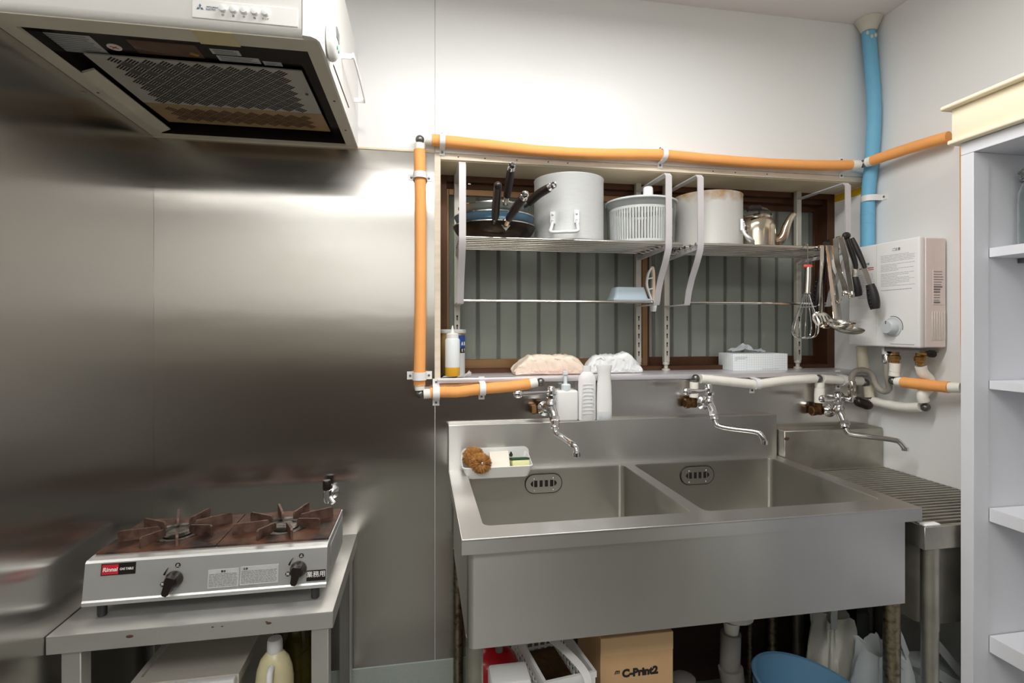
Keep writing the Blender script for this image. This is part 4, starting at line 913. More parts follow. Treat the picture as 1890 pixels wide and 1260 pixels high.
b = B(sc_); b.lathe([(0.118, 0.0), (0.1215, 0.003), (0.128, 0.148), (0.1265, 0.148), (0.1195, 0.004), (0.117, 0.002)], seg=56, caps=False); part('outer_bowl', b, 'clear_plastic', sp)
b = B(sc_); b.lathe([(0.131, 0.147), (0.1345, 0.149), (0.1345, 0.153), (0.128, 0.156), (0.075, 0.168), (0.030, 0.172), (0.0005, 0.172), (0.0005, 0.169), (0.075, 0.165), (0.127, 0.152), (0.131, 0.147)], seg=56, caps=False); part('lid', b, 'cloudy_plastic', sp)
b = B(sc_); b.lathe([(0.019, 0.171), (0.0185, 0.190), (0.0175, 0.204), (0.015, 0.208), (0.0005, 0.209)], (0.016, -0.03, -0.002), seg=28, caps=True); part('knob', b, 'white_plastic', sp)

kt = thing('kettle', 'tarnished steel kettle with curved spout at the end of the upper shelf', 'kettle', (2.060, 0.035, SZ))
km = Matrix.Translation((2.060, 0.035, SZ))
b = B(km); b.lathe([(0.064, 0.0), (0.069, 0.003), (0.070, 0.008), (0.072, 0.010), (0.073, 0.06), (0.0725, 0.085), (0.067, 0.104), (0.057, 0.116), (0.054, 0.118), (0.054, 0.122), (0.0005, 0.122)], seg=48); part('body', b, 'kettle_steel', kt)
b = B(km); b.lathe([(0.056, 0.119), (0.057, 0.124), (0.053, 0.129), (0.040, 0.131), (0.0005, 0.131)], seg=40); part('lid', b, 'polished', kt)
b = B(km); b.tube(smooth([(0.046, -0.030, 0.026), (0.070, -0.040, 0.032), (0.084, -0.046, 0.052), (0.092, -0.048, 0.080), (0.102, -0.050, 0.104), (0.115, -0.052, 0.124), (0.124, -0.053, 0.130)], 4), [0.020] * 5 + [0.0195 - 0.0006 * i for i in range(20)], 16); part('spout', b, 'kettle_steel', kt)
b = B(km); b.ribbon(smooth([(0.044, -0.03, 0.118), (0.042, -0.035, 0.136), (0.020, -0.045, 0.146), (-0.015, -0.050, 0.150), (-0.030, -0.050, 0.148)], 4), (0.0, 0.75, 0.6), 0.014, 0.0025); part('bail', b, 'polished', kt)
b = B(km); b.tube([(-0.016, -0.050, 0.150), (-0.045, -0.050, 0.147), (-0.066, -0.048, 0.142)], [0.010, 0.012, 0.010], 14); part('grip', b, 'black_plastic', kt)

ct = thing('plastic_container', 'upturned pale blue plastic container on the lower shelf', 'container', (1.555, 0.055, 1.365))
b = B(); b.box(1.484, 1.628, 0.010, 0.105, 1.3655, 1.374, 0.003); part('rim', b, 'blue_clear', ct)
b = B()
r0 = rrect(1.490, 1.622, 0.016, 0.099, 0.014); r1 = rrect(1.502, 1.610, 0.026, 0.089, 0.012)
A = [b.v((p[0], p[1], 1.374)) for p in r0]; C_ = [b.v((p[0], p[1], 1.416)) for p in r1]
for k in range(len(A)): b.f([A[k], A[(k + 1) % len(A)], C_[(k + 1) % len(A)], C_[k]])
b.f(C_); b.f(list(reversed(A))); part('body', b, 'blue_clear', ct)
cl = thing('plastic_clip', 'peach and white plastic clip standing between the shelf poles', 'clip', (1.655, 0.045, 1.328))
b = B(); b.ribbon(smooth([(1.652, 0.045, 1.366), (1.650, 0.045, 1.38), (1.651, 0.045, 1.45), (1.648, 0.045, 1.486), (1.643, 0.045, 1.490)], 4), (0, 1, 0), 0.012, 0.009); part('arm', b, 'peach_plastic', cl)
b = B(); b.ribbon(smooth([(1.643, 0.045, 1.490), (1.630, 0.045, 1.465), (1.625, 0.045, 1.43), (1.632, 0.045, 1.400), (1.643, 0.045, 1.37)], 5), (0, 1, 0), 0.010, 0.006); b.ribbon([(1.628, 0.045, 1.449), (1.650, 0.045, 1.453)], (0, 1, 0), 0.01, 0.005); b.ribbon([(1.630, 0.045, 1.410), (1.650, 0.045, 1.414)], (0, 1, 0), 0.01, 0.005); part('lever', b, 'white_plastic', cl)
b = B(); b.prism([(1.641, 1.352), (1.661, 1.352), (1.657, 1.329), (1.644, 1.329)], 'xz', 0.037, 0.053); part('foot', b, 'white_plastic', cl)

# ------------------------------------------------------------------ hanging utensils
UY = -0.116
G = 'utensils hanging from the shelf rail'
wk = thing('whisk', 'wire balloon whisk with red ring hanging from the shelf', 'whisk', (2.15, UY, 1.232), G)
b = B(); b.tube(smooth([(2.158, -0.098, 1.566), (2.158, -0.108, 1.566), (2.158, UY, 1.556), (2.158, UY, 1.52), (2.160, UY, 1.486)], 4), 0.0017, 8); part('hook', b, 'wire', wk)
b = B(); b.tube([(2.160 + 0.0125 * math.cos(a), UY + 0.005 * math.sin(a), 1.488 + 0.002 * math.sin(a)) for a in [2 * PI * k / 16 for k in range(16)]], 0.005, 8, closed=True); part('ring', b, 'red_ring', wk)
b = B(); b.tube([(2.160, UY, 1.485), (2.159, UY, 1.44), (2.1555, UY, 1.392)], [0.0105, 0.011, 0.0115], 16); b.lathe([(0.015, 0), (0.015, 0.004)], (2.155, UY, 1.390), seg=16); part('handle', b, 'polished', wk)
b = B()
for k in range(7):
    a = PI * k / 7; dx, dy = math.cos(a), math.sin(a); R_ = 0.043 - 0.002 * (k % 3)
    pts = []
    for i in range(25):
        tt = i / 24; s_ = -1 + 2 * tt
        ang = s_ * PI * 0.5
        rr = R_ * math.sin(abs(ang)) ** 1.0 if False else None
    prof = [(0.007, 1.392), (0.016, 1.362), (0.028, 1.325), (0.039, 1.288), (R_, 1.262), (0.036, 1.241), (0.018, 1.233), (0.0, 1.231 + 0.001 * k)]
    full = [(-r, z) for r, z in prof] + [(r, z) for r, z in reversed(prof[:-1])]
    b.tube(smooth([(2.1545 - (1.392 - z) * 0.045 + r * dx, UY + r * dy, z) for r, z in full], 4), 0.0011, 6)
part('wires', b, 'chrome', wk, stuff=True)

def handle_strip(b, x, y, z0, z1, w0, lean=0.0, fw=0.0, th=0.0018):
    b.ribbon(smooth([(x, y + 0.012, z0 - 0.010), (x, y + 0.010, z0 + 0.002), (x, y, z0 + 0.004), (x, y - 0.002, z0 - 0.008), (x + lean * 0.3, y - 0.002 + fw * 0.3, z0 - (z0 - z1) * 0.3), (x + lean, y - 0.002 + fw, z1)], 4), (1, 0, 0), w0, th)
skm = thing('slotted_skimmer', 'steel slotted skimmer hanging next to the whisk', 'skimmer', (2.209, UY, 1.265), G)
b = B(); handle_strip(b, 2.2147, UY, 1.559, 1.325, 0.0145, -0.006); b.box(2.2117, 2.2177, UY - 0.0045, UY - 0.0025, 1.490, 1.505); part('handle', b, 'polished', skm)
b = B(Matrix.Translation((2.2085, UY - 0.012, 1.297)) @ Matrix.Rotation(math.radians(62), 4, 'X') @ Matrix.Diagonal((1, 0.85, 1, 1)))
hs = [[(-0.026 + 0.0135 * k + q[0], q[1]) for q in ((-0.0024, -0.020), (0.0024, -0.020), (0.0024, 0.020), (-0.0024, 0.020))] for k in range(5)]
b.plate(circ(0, 0, 0.040, 32), hs, 'xy', -0.001, 0.001); part('slotted_head', b, 'polished', skm)
def ladle(label, x, y, ztop, c, r, depth, nm='ladle', tiltx=0.0, m='polished'):
    t = thing(nm, label, nm, (c[0], c[1], c[2] - depth), G)
    b = B(); handle_strip(b, x, y, ztop, c[2] + 0.012, 0.012, c[0] - x - r * 0.10, (c[1] - y) + r * 0.55); part('handle', b, m, t)
    b = B(Matrix.Translation(c) @ Matrix.Rotation(tiltx, 4, 'X')); prof = [(r * math.cos(a), -depth * math.sin(a)) for a in [PI / 2 * k / 8 for k in range(9)]]
    b.lathe(prof + [(p[0] * 0.96, p[1] * 0.96 + 0.0008) for p in reversed(prof)], seg=40, caps=False); part('bowl', b, m, t, ang=60)
    return t
ladle('deep steel ladle in front of the hanging utensils', 2.2330, UY - 0.003, 1.559, (2.2380, -0.178, 1.290), 0.044, 0.030, tiltx=math.radians(12))
ladle('wide shallow steel ladle whose dish is lowest and rightmost', 2.2450, UY, 1.559, (2.314, -0.128, 1.268), 0.050, 0.020, tiltx=math.radians(14), m='steel_dull')
ladle('small round steel measuring scoop behind the tongs', 2.262, UY + 0.004, 1.559, (2.264, -0.128, 1.372), 0.017, 0.018, nm='scoop')
def tongs(label, top, arms, m_arm, m_head, headlen, hw, grips=None, knob=False):
    t = thing('tongs', label, 'tongs', (arms[0][-1][0], arms[0][-1][1], min(a[-1][2] for a in arms)), G)
    b = B(); b.tube([(top[0], top[1] + 0.010, top[2]), (top[0], top[1] - 0.010, top[2])], 0.0048, 12)
    b.ribbon([(top[0], top[1] + 0.0, top[2]), (top[0] - 0.004, -0.098, 1.566)] , (1, 0, 0), 0.003, 0.003) if top[2] > 1.6 else None
    part('hinge', b, m_arm if not knob else 'black_rubber', t)
    if knob:
        b = B(); b.sphere((top[0], top[1] - 0.004, top[2] + 0.008), 0.0155, 1, 0.7, 0.85); part('pull_knob', b, 'black_rubber', t)
    for a in arms:
        pts = smooth(a, 5); L = len(pts); k0 = int(L * (1 - headlen))
        b = B(); b.ribbon(pts[:k0 + 1], (0.45, -0.9, 0), 0.016, 0.004); ar = part('arm', b, m_arm, t)
        if grips:
            b = B(); g0 = int(L * 0.02); g1 = int(L * grips); b.tube([p + Vector((0.0, -0.003, 0)) for p in pts[g0:g1]], [0.0088 * (0.75 + 0.25 * math.sin(PI * i / max(1, g1 - g0 - 1))) for i in range(g1 - g0)], 10); part('grip', b, 'black_rubber', ar)
        b = B(); hp = pts[k0:]; n = len(hp); b.tube(hp, [hw * (0.72 + 0.38 * math.sin(PI * min(1, (i + 0.4) / n))) for i in range(n)], 12, flat=0.8)
        for i in range(1, n):
            dd = (hp[-1] - hp[0]).normalized(); s_ = Vector((-1, 0, 0)) * hw * 0.85; b.sphere(hp[i] + s_, 0.0036, 1, 1.2, 1, 8, 6)
        part('head', b, m_head, ar)
    return t
tongs('large tongs with black grips and black silicone tips by the heater', (2.305, -0.124, 1.590), [[(2.306, -0.128, 1.586), (2.334, -0.135, 1.493), (2.330, -0.135, 1.44), (2.345, -0.135, 1.383)], [(2.314, -0.140, 1.587), (2.335, -0.165, 1.497), (2.352, -0.185, 1.403), (2.362, -0.190, 1.335)]], 'polished', 'black_rubber', 0.38, 0.0185, grips=0.46, knob=True)
tongs('plain steel tongs hanging left of the silicone tongs', (2.262, -0.142, 1.588), [[(2.262, -0.150, 1.588), (2.280, -0.155, 1.50), (2.296, -0.155, 1.42), (2.302, -0.155, 1.375)], [(2.256, -0.134, 1.586), (2.262, -0.134, 1.50), (2.290, -0.134, 1.42), (2.295, -0.134, 1.385)]], 'polished', 'polished', 0.2, 0.010)
tongs('black plastic tongs hanging behind the steel utensils', (2.262, -0.085, 1.585), [[(2.262, -0.085, 1.583), (2.248, -0.080, 1.50), (2.232, -0.080, 1.42), (2.222, -0.080, 1.352)], [(2.266, -0.075, 1.583), (2.262, -0.070, 1.48), (2.250, -0.070, 1.36), (2.246, -0.070, 1.30)]], 'black_plastic', 'black_plastic', 0.45, 0.014)

# ------------------------------------------------------------------ things on the window sill
ZS = 1.1013
can = thing('canister', 'metal canister with white lid and blue label at the sill corner', 'canister', (0.917, 0.0870, ZS))
cm = Matrix.Translation((0.917, 0.0870, ZS))
b = B(cm); b.lathe([(0.041, 0), (0.0425, 0.002), (0.0425, 0.150), (0.041, 0.153)], seg=40); part('body', b, 'can_gold', can)
b = B(cm); b.lathe([(0.0455, 0.149), (0.0465, 0.151), (0.0465, 0.160), (0.044, 0.162), (0.0005, 0.162)], seg=40); part('lid', b, 'cloudy_plastic', can)
def arcband(a0, a1, z0, z1, r, m, parent, nm='label_band'):
    bb = B(cm); n = 10; lo = []; hi = []
    for i in range(n + 1):
        a = math.radians(a0 + (a1 - a0) * i / n); lo.append((r * math.cos(a), r * math.sin(a)))
    for i in range(n):
        v = [bb.v((lo[i][0], lo[i][1], z0)), bb.v((lo[i + 1][0], lo[i + 1][1], z0)), bb.v((lo[i + 1][0], lo[i + 1][1], z1)), bb.v((lo[i][0], lo[i][1], z1))]; bb.f(v)
    return part(nm, bb, m, parent)
arcband(-95, 10, 0.098, 0.142, 0.0429, 'can_blue', can); arcband(-95, 10, 0.080, 0.098, 0.0429, 'badge_black', can); arcband(-95, 10, 0.0, 0.080, 0.0428, 'aluminium', can)
for tx, zz, sz in (('A', 0.112, 0.017), ('B', 0.112, 0.017), ('E', 0.089, 0.013), ('T', 0.089, 0.013)):
    a = math.radians(-45 if tx in 'AE' else -26); Rm = Matrix.Rotation(a + PI / 2, 4, 'Z') @ FRONT
    text(tx, sz, (0.917 + 0.0436 * math.cos(a), 0.0870 + 0.0436 * math.sin(a), ZS + zz), Rm, 'letter_white', can, bold=0.0006, sx=0.8)
sq = thing('squeeze_bottle', 'clear squeeze bottle with yellow oil in front of the canister', 'bottle', (0.912, 0.018, ZS + 0.004))
qm = Matrix.Translation((0.912, 0.018, ZS + 0.0045))
b = B(qm); b.lathe([(0.0235, 0), (0.025, 0.002), (0.025, 0.030), (0.0005, 0.030)], seg=32); part('oil', b, 'oil_yellow', sq)
b = B(qm); b.lathe([(0.0250, 0.030), (0.0253, 0.032), (0.0250, 0.122), (0.0225, 0.127), (0.0005, 0.127)], seg=32); part('body', b, 'bottle_translucent', sq)
b = B(qm); b.lathe([(0.0205, 0.126), (0.0208, 0.142), (0.018, 0.144), (0.008, 0.146), (0.0055, 0.152), (0.0022, 0.170), (0.0005, 0.171)], seg=28); part('nozzle_cap', b, 'white_plastic', sq)
b = B(); n = 14; grid = []
for i in range(n + 1):
    row = []
    for j in range(7):
        x = 0.874 + 0.10 * i / n; y = -0.006 + 0.075 * j / 6
        z = ZS + 0.0012 + (0.007 * abs(math.sin(i * 0.9)) * (1 if j < 1 else 0)) + (0.018 * max(0, (i - 10) / 4) * (0.5 + 0.5 * math.sin(j * 2.1 + i)) if i > 10 else 0)
        row.append(b.v((x, y, z)))
    grid.append(row)
for i in range(n):
    for j in range(6): b.f([grid[i][j], grid[i + 1][j], grid[i + 1][j + 1], grid[i][j + 1]])
bmesh.ops.solidify(b.bm, geom=b.bm.faces[:], thickness=0.0008)
single('paper_napkin', b, 'paper_white', 'crumpled white paper napkin under the squeeze bottle', 'napkin')

def softbag(name, label, cat, x0, x1, y0, y1, h, m, seed, spike):
    rnd = random.Random(seed); b = B(); nu, nv = 72, 26; rows = []
    ph = [rnd.uniform(0, 6) for _ in range(8)]
    for i in range(nu + 1):
        t = i / nu; e = min(1.0, 4.5 * min(t, 1 - t) + 0.10) ** 0.6
        ring = []
        for j in range(nv * 2):
            a = 2 * PI * j / (nv * 2); ca, sa = math.cos(a), math.sin(a)
            px = abs(ca) ** 0.45 * (1 if ca > 0 else -1); pz = abs(sa) ** 0.55 * (1 if sa > 0 else -1)
            yy = (y0 + y1) / 2 + (y1 - y0) / 2 * px * (0.75 + 0.25 * e)
            zz = h * (0.5 + 0.5 * pz) * e if pz > 0 else h * 0.5 * e * (1 + pz)
            q_ = Vector((t * 5.0, 1.3 * ca + seed, 1.3 * sa))
            cr = 0.010 * (abs(noise.noise(q_)) - 0.25) + 0.0065 * abs(noise.noise(q_ * 2.3)) + 0.003 * noise.noise(q_ * 5.1)
            zz += (cr if pz > -0.2 else 0) + (spike * max(0, 1 - abs(t - 0.72) * 7) if pz > 0.6 else 0)
            ring.append(b.v((x0 + (x1 - x0) * t + 0.004 * math.sin(a * 3 + ph[3]), yy + cr * 0.8, ZS + max(0.0006, zz))))
        rows.append(ring)
    for A, C_ in zip(rows, rows[1:]):
        for k in range(nv * 2): b.f([A[k], A[(k + 1) % (nv * 2)], C_[(k + 1) % (nv * 2)], C_[k]])
    b.f(rows[0]); b.f(rows[-1])
    return b
t = thing('tissue_pack', 'peach plastic tissue pack with faint pink print on the sill', 'tissue pack', (1.26, 0.075, ZS))
part('wrapper', softbag('w', '', '', 1.132, 1.392, 0.028, 0.120, 0.068, 'peach_bag', 3, 0.0), 'peach_bag', t, ang=80)
b = B()
for k in range(5):
    x = 1.185 + 0.032 * k; b.tube([(x + 0.004 * i, 0.0255, ZS + 0.0155 + 0.0018 * math.sin(i * 2.2 + k) - 0.0006 * k) for i in range(7)], 0.0007, 5)
part('pink_print', b, 'ink_pink', t, stuff=True)
t = thing('tissue_pack', 'white plastic tissue pack behind the white bottles on the sill', 'tissue pack', (1.50, 0.085, ZS))
part('wrapper', softbag('w', '', '', 1.402, 1.612, 0.050, 0.125, 0.066, 'white_bag', 9, 0.012), 'white_bag', t, ang=80)

tb = thing('tissue_box', 'pale patterned tissue box with a tissue pulled out on the sill', 'tissue box', (2.105, 0.13, ZS))
tm_ = Matrix.Translation((1.9997, 0.0866, ZS)) @ Matrix.Rotation(math.radians(-3.4), 4, 'Z')
b = B(tm_); b.box(0, 0.227, 0, 0.112, 0.0, 0.066, 0.0015, 2); part('carton', b, 'tissue_box', tb)
b = B(tm_)
for k, (x0, x1) in enumerate(((0.008, 0.058), (0.008, 0.050), (0.008, 0.018))): b.box(x0, x1, -0.0006, 0.0, 0.052 - k * 0.006, 0.0532 - k * 0.006)
b.box(0.12, 0.19, -0.0006, 0, 0.006, 0.0068); part('print_lines', b, 'ink_grey', tb, stuff=True)
b = B(tm_); rows = []; rnd = random.Random(5)
top = [0.016, 0.022, 0.026, 0.029, 0.036, 0.042, 0.041, 0.032, 0.022, 0.014, 0.018, 0.020, 0.012]
for j in range(5):
    rows.append([b.v((0.018 + 0.0115 * i + 0.006 * math.sin(j * 2 + i), 0.035 + 0.011 * j + 0.008 * math.sin(i * 1.3 + j), 0.066 + top[i] * math.sin(PI * (0.12 + 0.76 * j / 4)) ** 0.8 * (0.75 + 0.25 * rnd.random()))) for i in range(13)])
for A, C_ in zip(rows, rows[1:]):
    for k in range(12): b.f([A[k], A[k + 1], C_[k + 1], C_[k]])
bmesh.ops.solidify(b.bm, geom=b.bm.faces[:], thickness=0.0008)
part('tissue', b, 'tissue', tb, ang=25)

# ------------------------------------------------------------------ bottles on the backsplash ledge
ZL = 0.949
sd = thing('soap_dispenser', 'square white pump soap dispenser on the sink ledge', 'dispenser', (1.300, -0.0215, ZL))
b = B(); b.box(1.262, 1.338, -0.040, -0.0055, ZL, ZL + 0.106, 0.008, 3); part('bottle', b, 'white_plastic', sd)
b = B(); b.lathe([(0.016, 0.104), (0.0165, 0.106), (0.0165, 0.124), (0.013, 0.127)], (1.298, -0.0225, ZL), seg=24); part('collar', b, 'bottle_translucent', sd)
b = B(); b.lathe([(0.0065, 0.126), (0.0065, 0.158), (0.010, 0.160), (0.010, 0.170), (0.001, 0.171)], (1.296, -0.0225, ZL), seg=18); part('pump', b, 'bottle_translucent', sd)
b1 = thing('detergent_bottle', 'white embossed detergent bottle between the dispenser and the tube', 'bottle', (1.3735, -0.0225, ZL))
mm = Matrix.Translation((1.3735, -0.0225, ZL)) @ Matrix.Diagonal((1, 0.53, 1, 1))
b = B(mm); b.lathe([(0.028, 0), (0.0315, 0.003), (0.0315, 0.140), (0.029, 0.152), (0.020, 0.164), (0.015, 0.168)], seg=36); part('body', b, 'white_plastic', b1)
b = B(mm); b.lathe([(0.0145, 0.166), (0.0150, 0.170), (0.0150, 0.188), (0.0005, 0.189)], seg=24); part('cap', b, 'white_plastic', b1)
b = B()
for k in range(9): b.box(1.352, 1.388 + 0.006 * (k % 2), -0.0406, -0.0392, ZL + 0.025 + 0.0125 * k, ZL + 0.0268 + 0.0125 * k)
part('embossed_lines', b, 'bottle_translucent', b1, stuff=True)
b2 = thing('squeeze_tube', 'white tube bottle standing on its clear cap on the sink ledge', 'bottle', (1.436, -0.0225, ZL))
mm = Matrix.Translation((1.436, -0.0225, ZL)) @ Matrix.Diagonal((1, 0.58, 1, 1))
b = B(mm); b.lathe([(0.026, 0), (0.028, 0.002), (0.028, 0.028), (0.026, 0.030)], seg=32); part('cap', b, 'cloudy_plastic', b2)
b = B(mm); b.lathe([(0.0278, 0.029), (0.0280, 0.06), (0.0262, 0.12), (0.0225, 0.155), (0.0255, 0.172), (0.0285, 0.186), (0.0280, 0.190), (0.0005, 0.1905)], seg=32); part('body', b, 'white_plastic', b2)

# ------------------------------------------------------------------ soap tray with brush and sponges
tr = thing('sponge_tray', 'white plastic tray hooked on the sink backsplash', 'tray', (1.045, -0.075, 0.803))
b = B()
outer = rrect(0.934, 1.166, 0.845 - 0.0395, 0.8700, 0.018)
b.prism(rrect(0.936, 1.164, 0.806, 0.8705, 0.018), 'xz', -0.0405, -0.0380)
A0 = rrect(0.948, 1.152, -0.106, -0.040, 0.016); A1 = rrect(0.936, 1.164, -0.120, -0.040, 0.018)
def loft(b, loops):
    R = [[b.v(p) for p in lp] for lp in loops]
    for A, C_ in zip(R, R[1:]):
        n = len(A)
        for k in range(n): b.f([A[k], A[(k + 1) % n], C_[(k + 1) % n], C_[k]])
    return R
R = loft(b, [[(p[0], p[1], 0.803 + min(0, p[1] + 0.07) * 0.38) for p in A0], [(p[0], p[1], 0.826 + max(0, (p[1] + 0.07)) * 1.0) for p in A1], [(p[0] + (1.05 - p[0]) * 0.02, p[1] * 0.97, 0.8275 + max(0, (p[1] + 0.07)) * 1.0) for p in A1], [(p[0] + (1.05 - p[0]) * 0.03, p[1] * 0.97, 0.806 + min(0, p[1] + 0.07) * 0.38) for p in A0]])
b.f(list(reversed(R[0]))); b.f(R[-1]); part('dish', b, 'white_plastic', tr)
b = B()
for x in (0.972, 1.103): b.cyl((x, -0.0408, 0.852), (x, -0.0418, 0.852), 0.0035, seg=12); b.cyl((x, -0.0408, 0.845), (x, -0.0418, 0.845), 0.0062, seg=14)
part('screw_slot', b, 'screw', tr, stuff=True)
br = thing('scrub_brush', 'brown coir scrubbing brush lying in the white tray', 'brush', (0.985, -0.085, 0.808))
b = B(); rnd = random.Random(2); ax = Vector((0.35, -0.85, 0.15)).normalized(); u_ = ax.orthogonal().normalized(); v_ = ax.cross(u_)
lobes = (Vector((0.991, -0.112, 0.840)), Vector((0.973, -0.083, 0.853)))
for c0 in lobes:
    for i in range(1500):
        a = rnd.uniform(0, 2 * PI); s_ = rnd.uniform(-1, 1); r_ = rnd.uniform(0.029, 0.034)
        d = (u_ * math.cos(a) + v_ * math.sin(a) + ax * (s_ * 0.45 + rnd.uniform(-.1, .1))).normalized()
        p0 = c0 + ax * 0.010 * s_ + d * 0.004; p1 = c0 + ax * 0.012 * s_ + d * r_
        if p1.z < 0.8085: p1.z = 0.8085
        if p1.y > -0.0425: p1.y = -0.0425
        q = d.orthogonal().normalized() * 0.0007; e = d.cross(q).normalized() * 0.0007
        A = [b.v(p0 + q), b.v(p0 - q * 0.5 + e), b.v(p0 - q * 0.5 - e)]; C_ = [b.v(p1 + q), b.v(p1 - q * 0.5 + e), b.v(p1 - q * 0.5 - e)]
        for k in range(3): b.f([A[k], A[(k + 1) % 3], C_[(k + 1) % 3], C_[k]])
        b.f(C_)
part('bristles', b, 'brush_brown', br, stuff=True, ang=180)
b = B()
for c0 in lobes: b.sphere(c0, 0.009, 1, 1, 1, 12, 8)
part('core', b, 'brush_brown', br)
b = B(); b.sphere(lobes[0] + ax * 0.014, 0.0050, 1, 1, 1, 10, 8); part('wire_end', b, 'chrome', br)
b = B(Matrix.Translation((1.058, -0.082, 0.8365)) @ Matrix.Rotation(math.radians(-38), 4, 'X') @ Matrix.Rotation(math.radians(-4), 4, 'Z')); b.box(-0.032, 0.032, -0.013, 0.013, -0.030, 0.030, 0.004)
single('melamine_sponge', b, 'melamine', 'cream melamine sponge between the brush and the green scourer', 'sponge')
sg = thing('scouring_sponge', 'green and yellow scouring sponge at the end of the tray', 'sponge', (1.122, -0.084, 0.81))
sm = Matrix.Translation((1.124, -0.084, 0.830)) @ Matrix.Rotation(math.radians(-12), 4, 'X')
b = B(sm); b.box(-0.028, 0.028, -0.028, 0.028, -0.017, 0.008, 0.003); part('foam', b, 'sponge_yellow', sg)
b = B(sm); b.box(-0.029, 0.029, -0.028, 0.029, 0.008, 0.015, 0.002); part('scourer', b, 'scrub_green', sg)

# ------------------------------------------------------------------ under the sink
cb = thing('cardboard_box', 'brown cardboard box printed C-Print2 under the sink', 'box', (1.395, -0.30, 0))
b = B(); b.box(1.288, 1.5, -0.402, -0.19, 0.0, 0.424, 0.002, 1); part('carton', b, 'cardboard', cb)
b = B(); b.box(1.289, 1.4995, -0.4025, -0.4015, 0.375, 0.423); part('packing_tape', b, 'cardboard_tape', cb)
text('C-Print2', 0.0285, (1.402, -0.4026, 0.3215), FRONT, 'ink', cb, bold=0.0016, sx=1.05)
text('m', 0.0185, (1.3345, -0.4026, 0.3290), FRONT, 'ink', cb, bold=0.0004, shear=0.35)
bk = thing('plastic_basket', 'white lattice basket with a strap beside the cardboard box', 'basket', (1.152, -0.40, 0))
bkM = Matrix.Translation((1.152, -0.42, 0)) @ Matrix.Rotation(math.radians(8), 4, 'Z')
b = B(bkM); o_ = [(-0.070, -0.110), (0.070, -0.110), (0.070, 0.16), (-0.070, 0.16)]; i_ = [(-0.062, -0.102), (0.062, -0.102), (0.062, 0.152), (-0.062, 0.152)]
b.plate(o_, [i_], 'xy', 0.404, 0.418); part('rim', b, 'white_plastic', bk)
b = B(bkM)
for sx in (-0.067, 0.064):
    hs = [[(-0.098 + 0.0195 * i, zz), (-0.084 + 0.0195 * i, zz), (-0.084 + 0.0195 * i, zz + 0.012), (-0.098 + 0.0195 * i, zz + 0.012)] for i in range(12) for zz in [0.03 + 0.018 * q for q in range(20)]]
    b.plate([(-0.108, 0.0), (0.158, 0.0), (0.158, 0.405), (-0.108, 0.405)], hs, 'yz', sx, sx + 0.003)
for sy in (-0.108, 0.155):
    hs = [[(-0.056 + 0.0195 * i, zz), (-0.042 + 0.0195 * i, zz), (-0.042 + 0.0195 * i, zz + 0.012), (-0.056 + 0.0195 * i, zz + 0.012)] for i in range(6) for zz in [0.03 + 0.018 * q for q in range(18)]]
    b.plate([(-0.064, 0.0), (0.064, 0.0), (0.064, 0.405), (-0.064, 0.405)], hs, 'xz', sy, sy + 0.003)
part('lattice_sides', b, 'white_plastic', bk)
b = B(bkM); b.box(-0.062, 0.062, -0.10, 0.15, 0.03, 0.33); part('brown_contents', b, 'copper_old', bk)
b = B(bkM); b.ribbon(smooth([(-0.035, 0.13, 0.400), (-0.025, 0.09, 0.432), (-0.002, 0.02, 0.440), (0.020, -0.05, 0.436), (0.036, -0.105, 0.424), (0.040, -0.126, 0.400), (0.036, -0.120, 0.375)], 5), (1, 0.35, 0.1), 0.022, 0.002); part('strap', b, 'paper_white', bk)
wc = thing('white_canister', 'white plastic container in front of the red bucket under the sink', 'container', (1.02, -0.49, 0))
b = B(); b.box(0.972, 1.070, -0.530, -0.455, 0.0, 0.425, 0.008, 2); part('body', b, 'white_plastic', wc)
b = B(); b.tube(smooth([(0.995, -0.5315, 0.402), (1.02, -0.534, 0.398), (1.05, -0.5315, 0.404)], 4), 0.003, 8); part('moulded_handle', b, 'white_plastic', wc)
rb = thing('red_bucket', 'glossy red domed container behind the white one under the sink', 'container', (1.010, -0.36, 0))
b = B(); b.lathe([(0.055, 0), (0.062, 0.01), (0.066, 0.36), (0.060, 0.385), (0.040, 0.405), (0.014, 0.412), (0.0005, 0.412)], (1.000, -0.370, 0), seg=36); part('body', b, 'red_plastic', rb)
b = B(); b.lathe([(0.010, 0.410), (0.010, 0.430), (0.0005, 0.431)], (1.012, -0.385, 0), seg=16); part('spigot', b, 'pipe_grey', rb)
dr = thing('drain_trap', 'white drain cup with grey trap pipe under the right basin', 'drain', (1.74, -0.33, 0))
b = B(); b.lathe([(0.001, 0.395), (0.024, 0.395), (0.036, 0.402), (0.050, 0.41), (0.054, 0.425), (0.054, 0.548)], (1.730, -0.34, 0), seg=32); b.lathe([(0.018, 0.352), (0.024, 0.396)], (1.718, -0.34, 0), seg=24); part('drain_cup', b, 'drain_white', dr)
b = B(); b.tube(smooth([(1.716, -0.34, 0.362), (1.714, -0.34, 0.30), (1.714, -0.34, 0.25), (1.722, -0.35, 0.20), (1.722, -0.33, 0.15), (1.722, -0.32, 0.08), (1.722, -0.32, 0.0)], 5), 0.029, 18); part('trap_pipe', b, 'pipe_grey', dr)
b = B(); b.tube([(1.712, -0.345, 0.262), (1.716, -0.348, 0.225)], [0.035, 0.034], 20); part('coupling', b, 'pipe_grey', dr)
d2 = thing('drain_trap', 'dark grey drain pipe beside the cardboard box under the left basin', 'drain', (1.59, -0.28, 0))
b = B(); b.tube(smooth([(1.592, -0.28, 0.0), (1.592, -0.28, 0.12), (1.592, -0.285, 0.205)], 5), 0.032, 18); part('pipe', b, 'pipe_grey', d2)
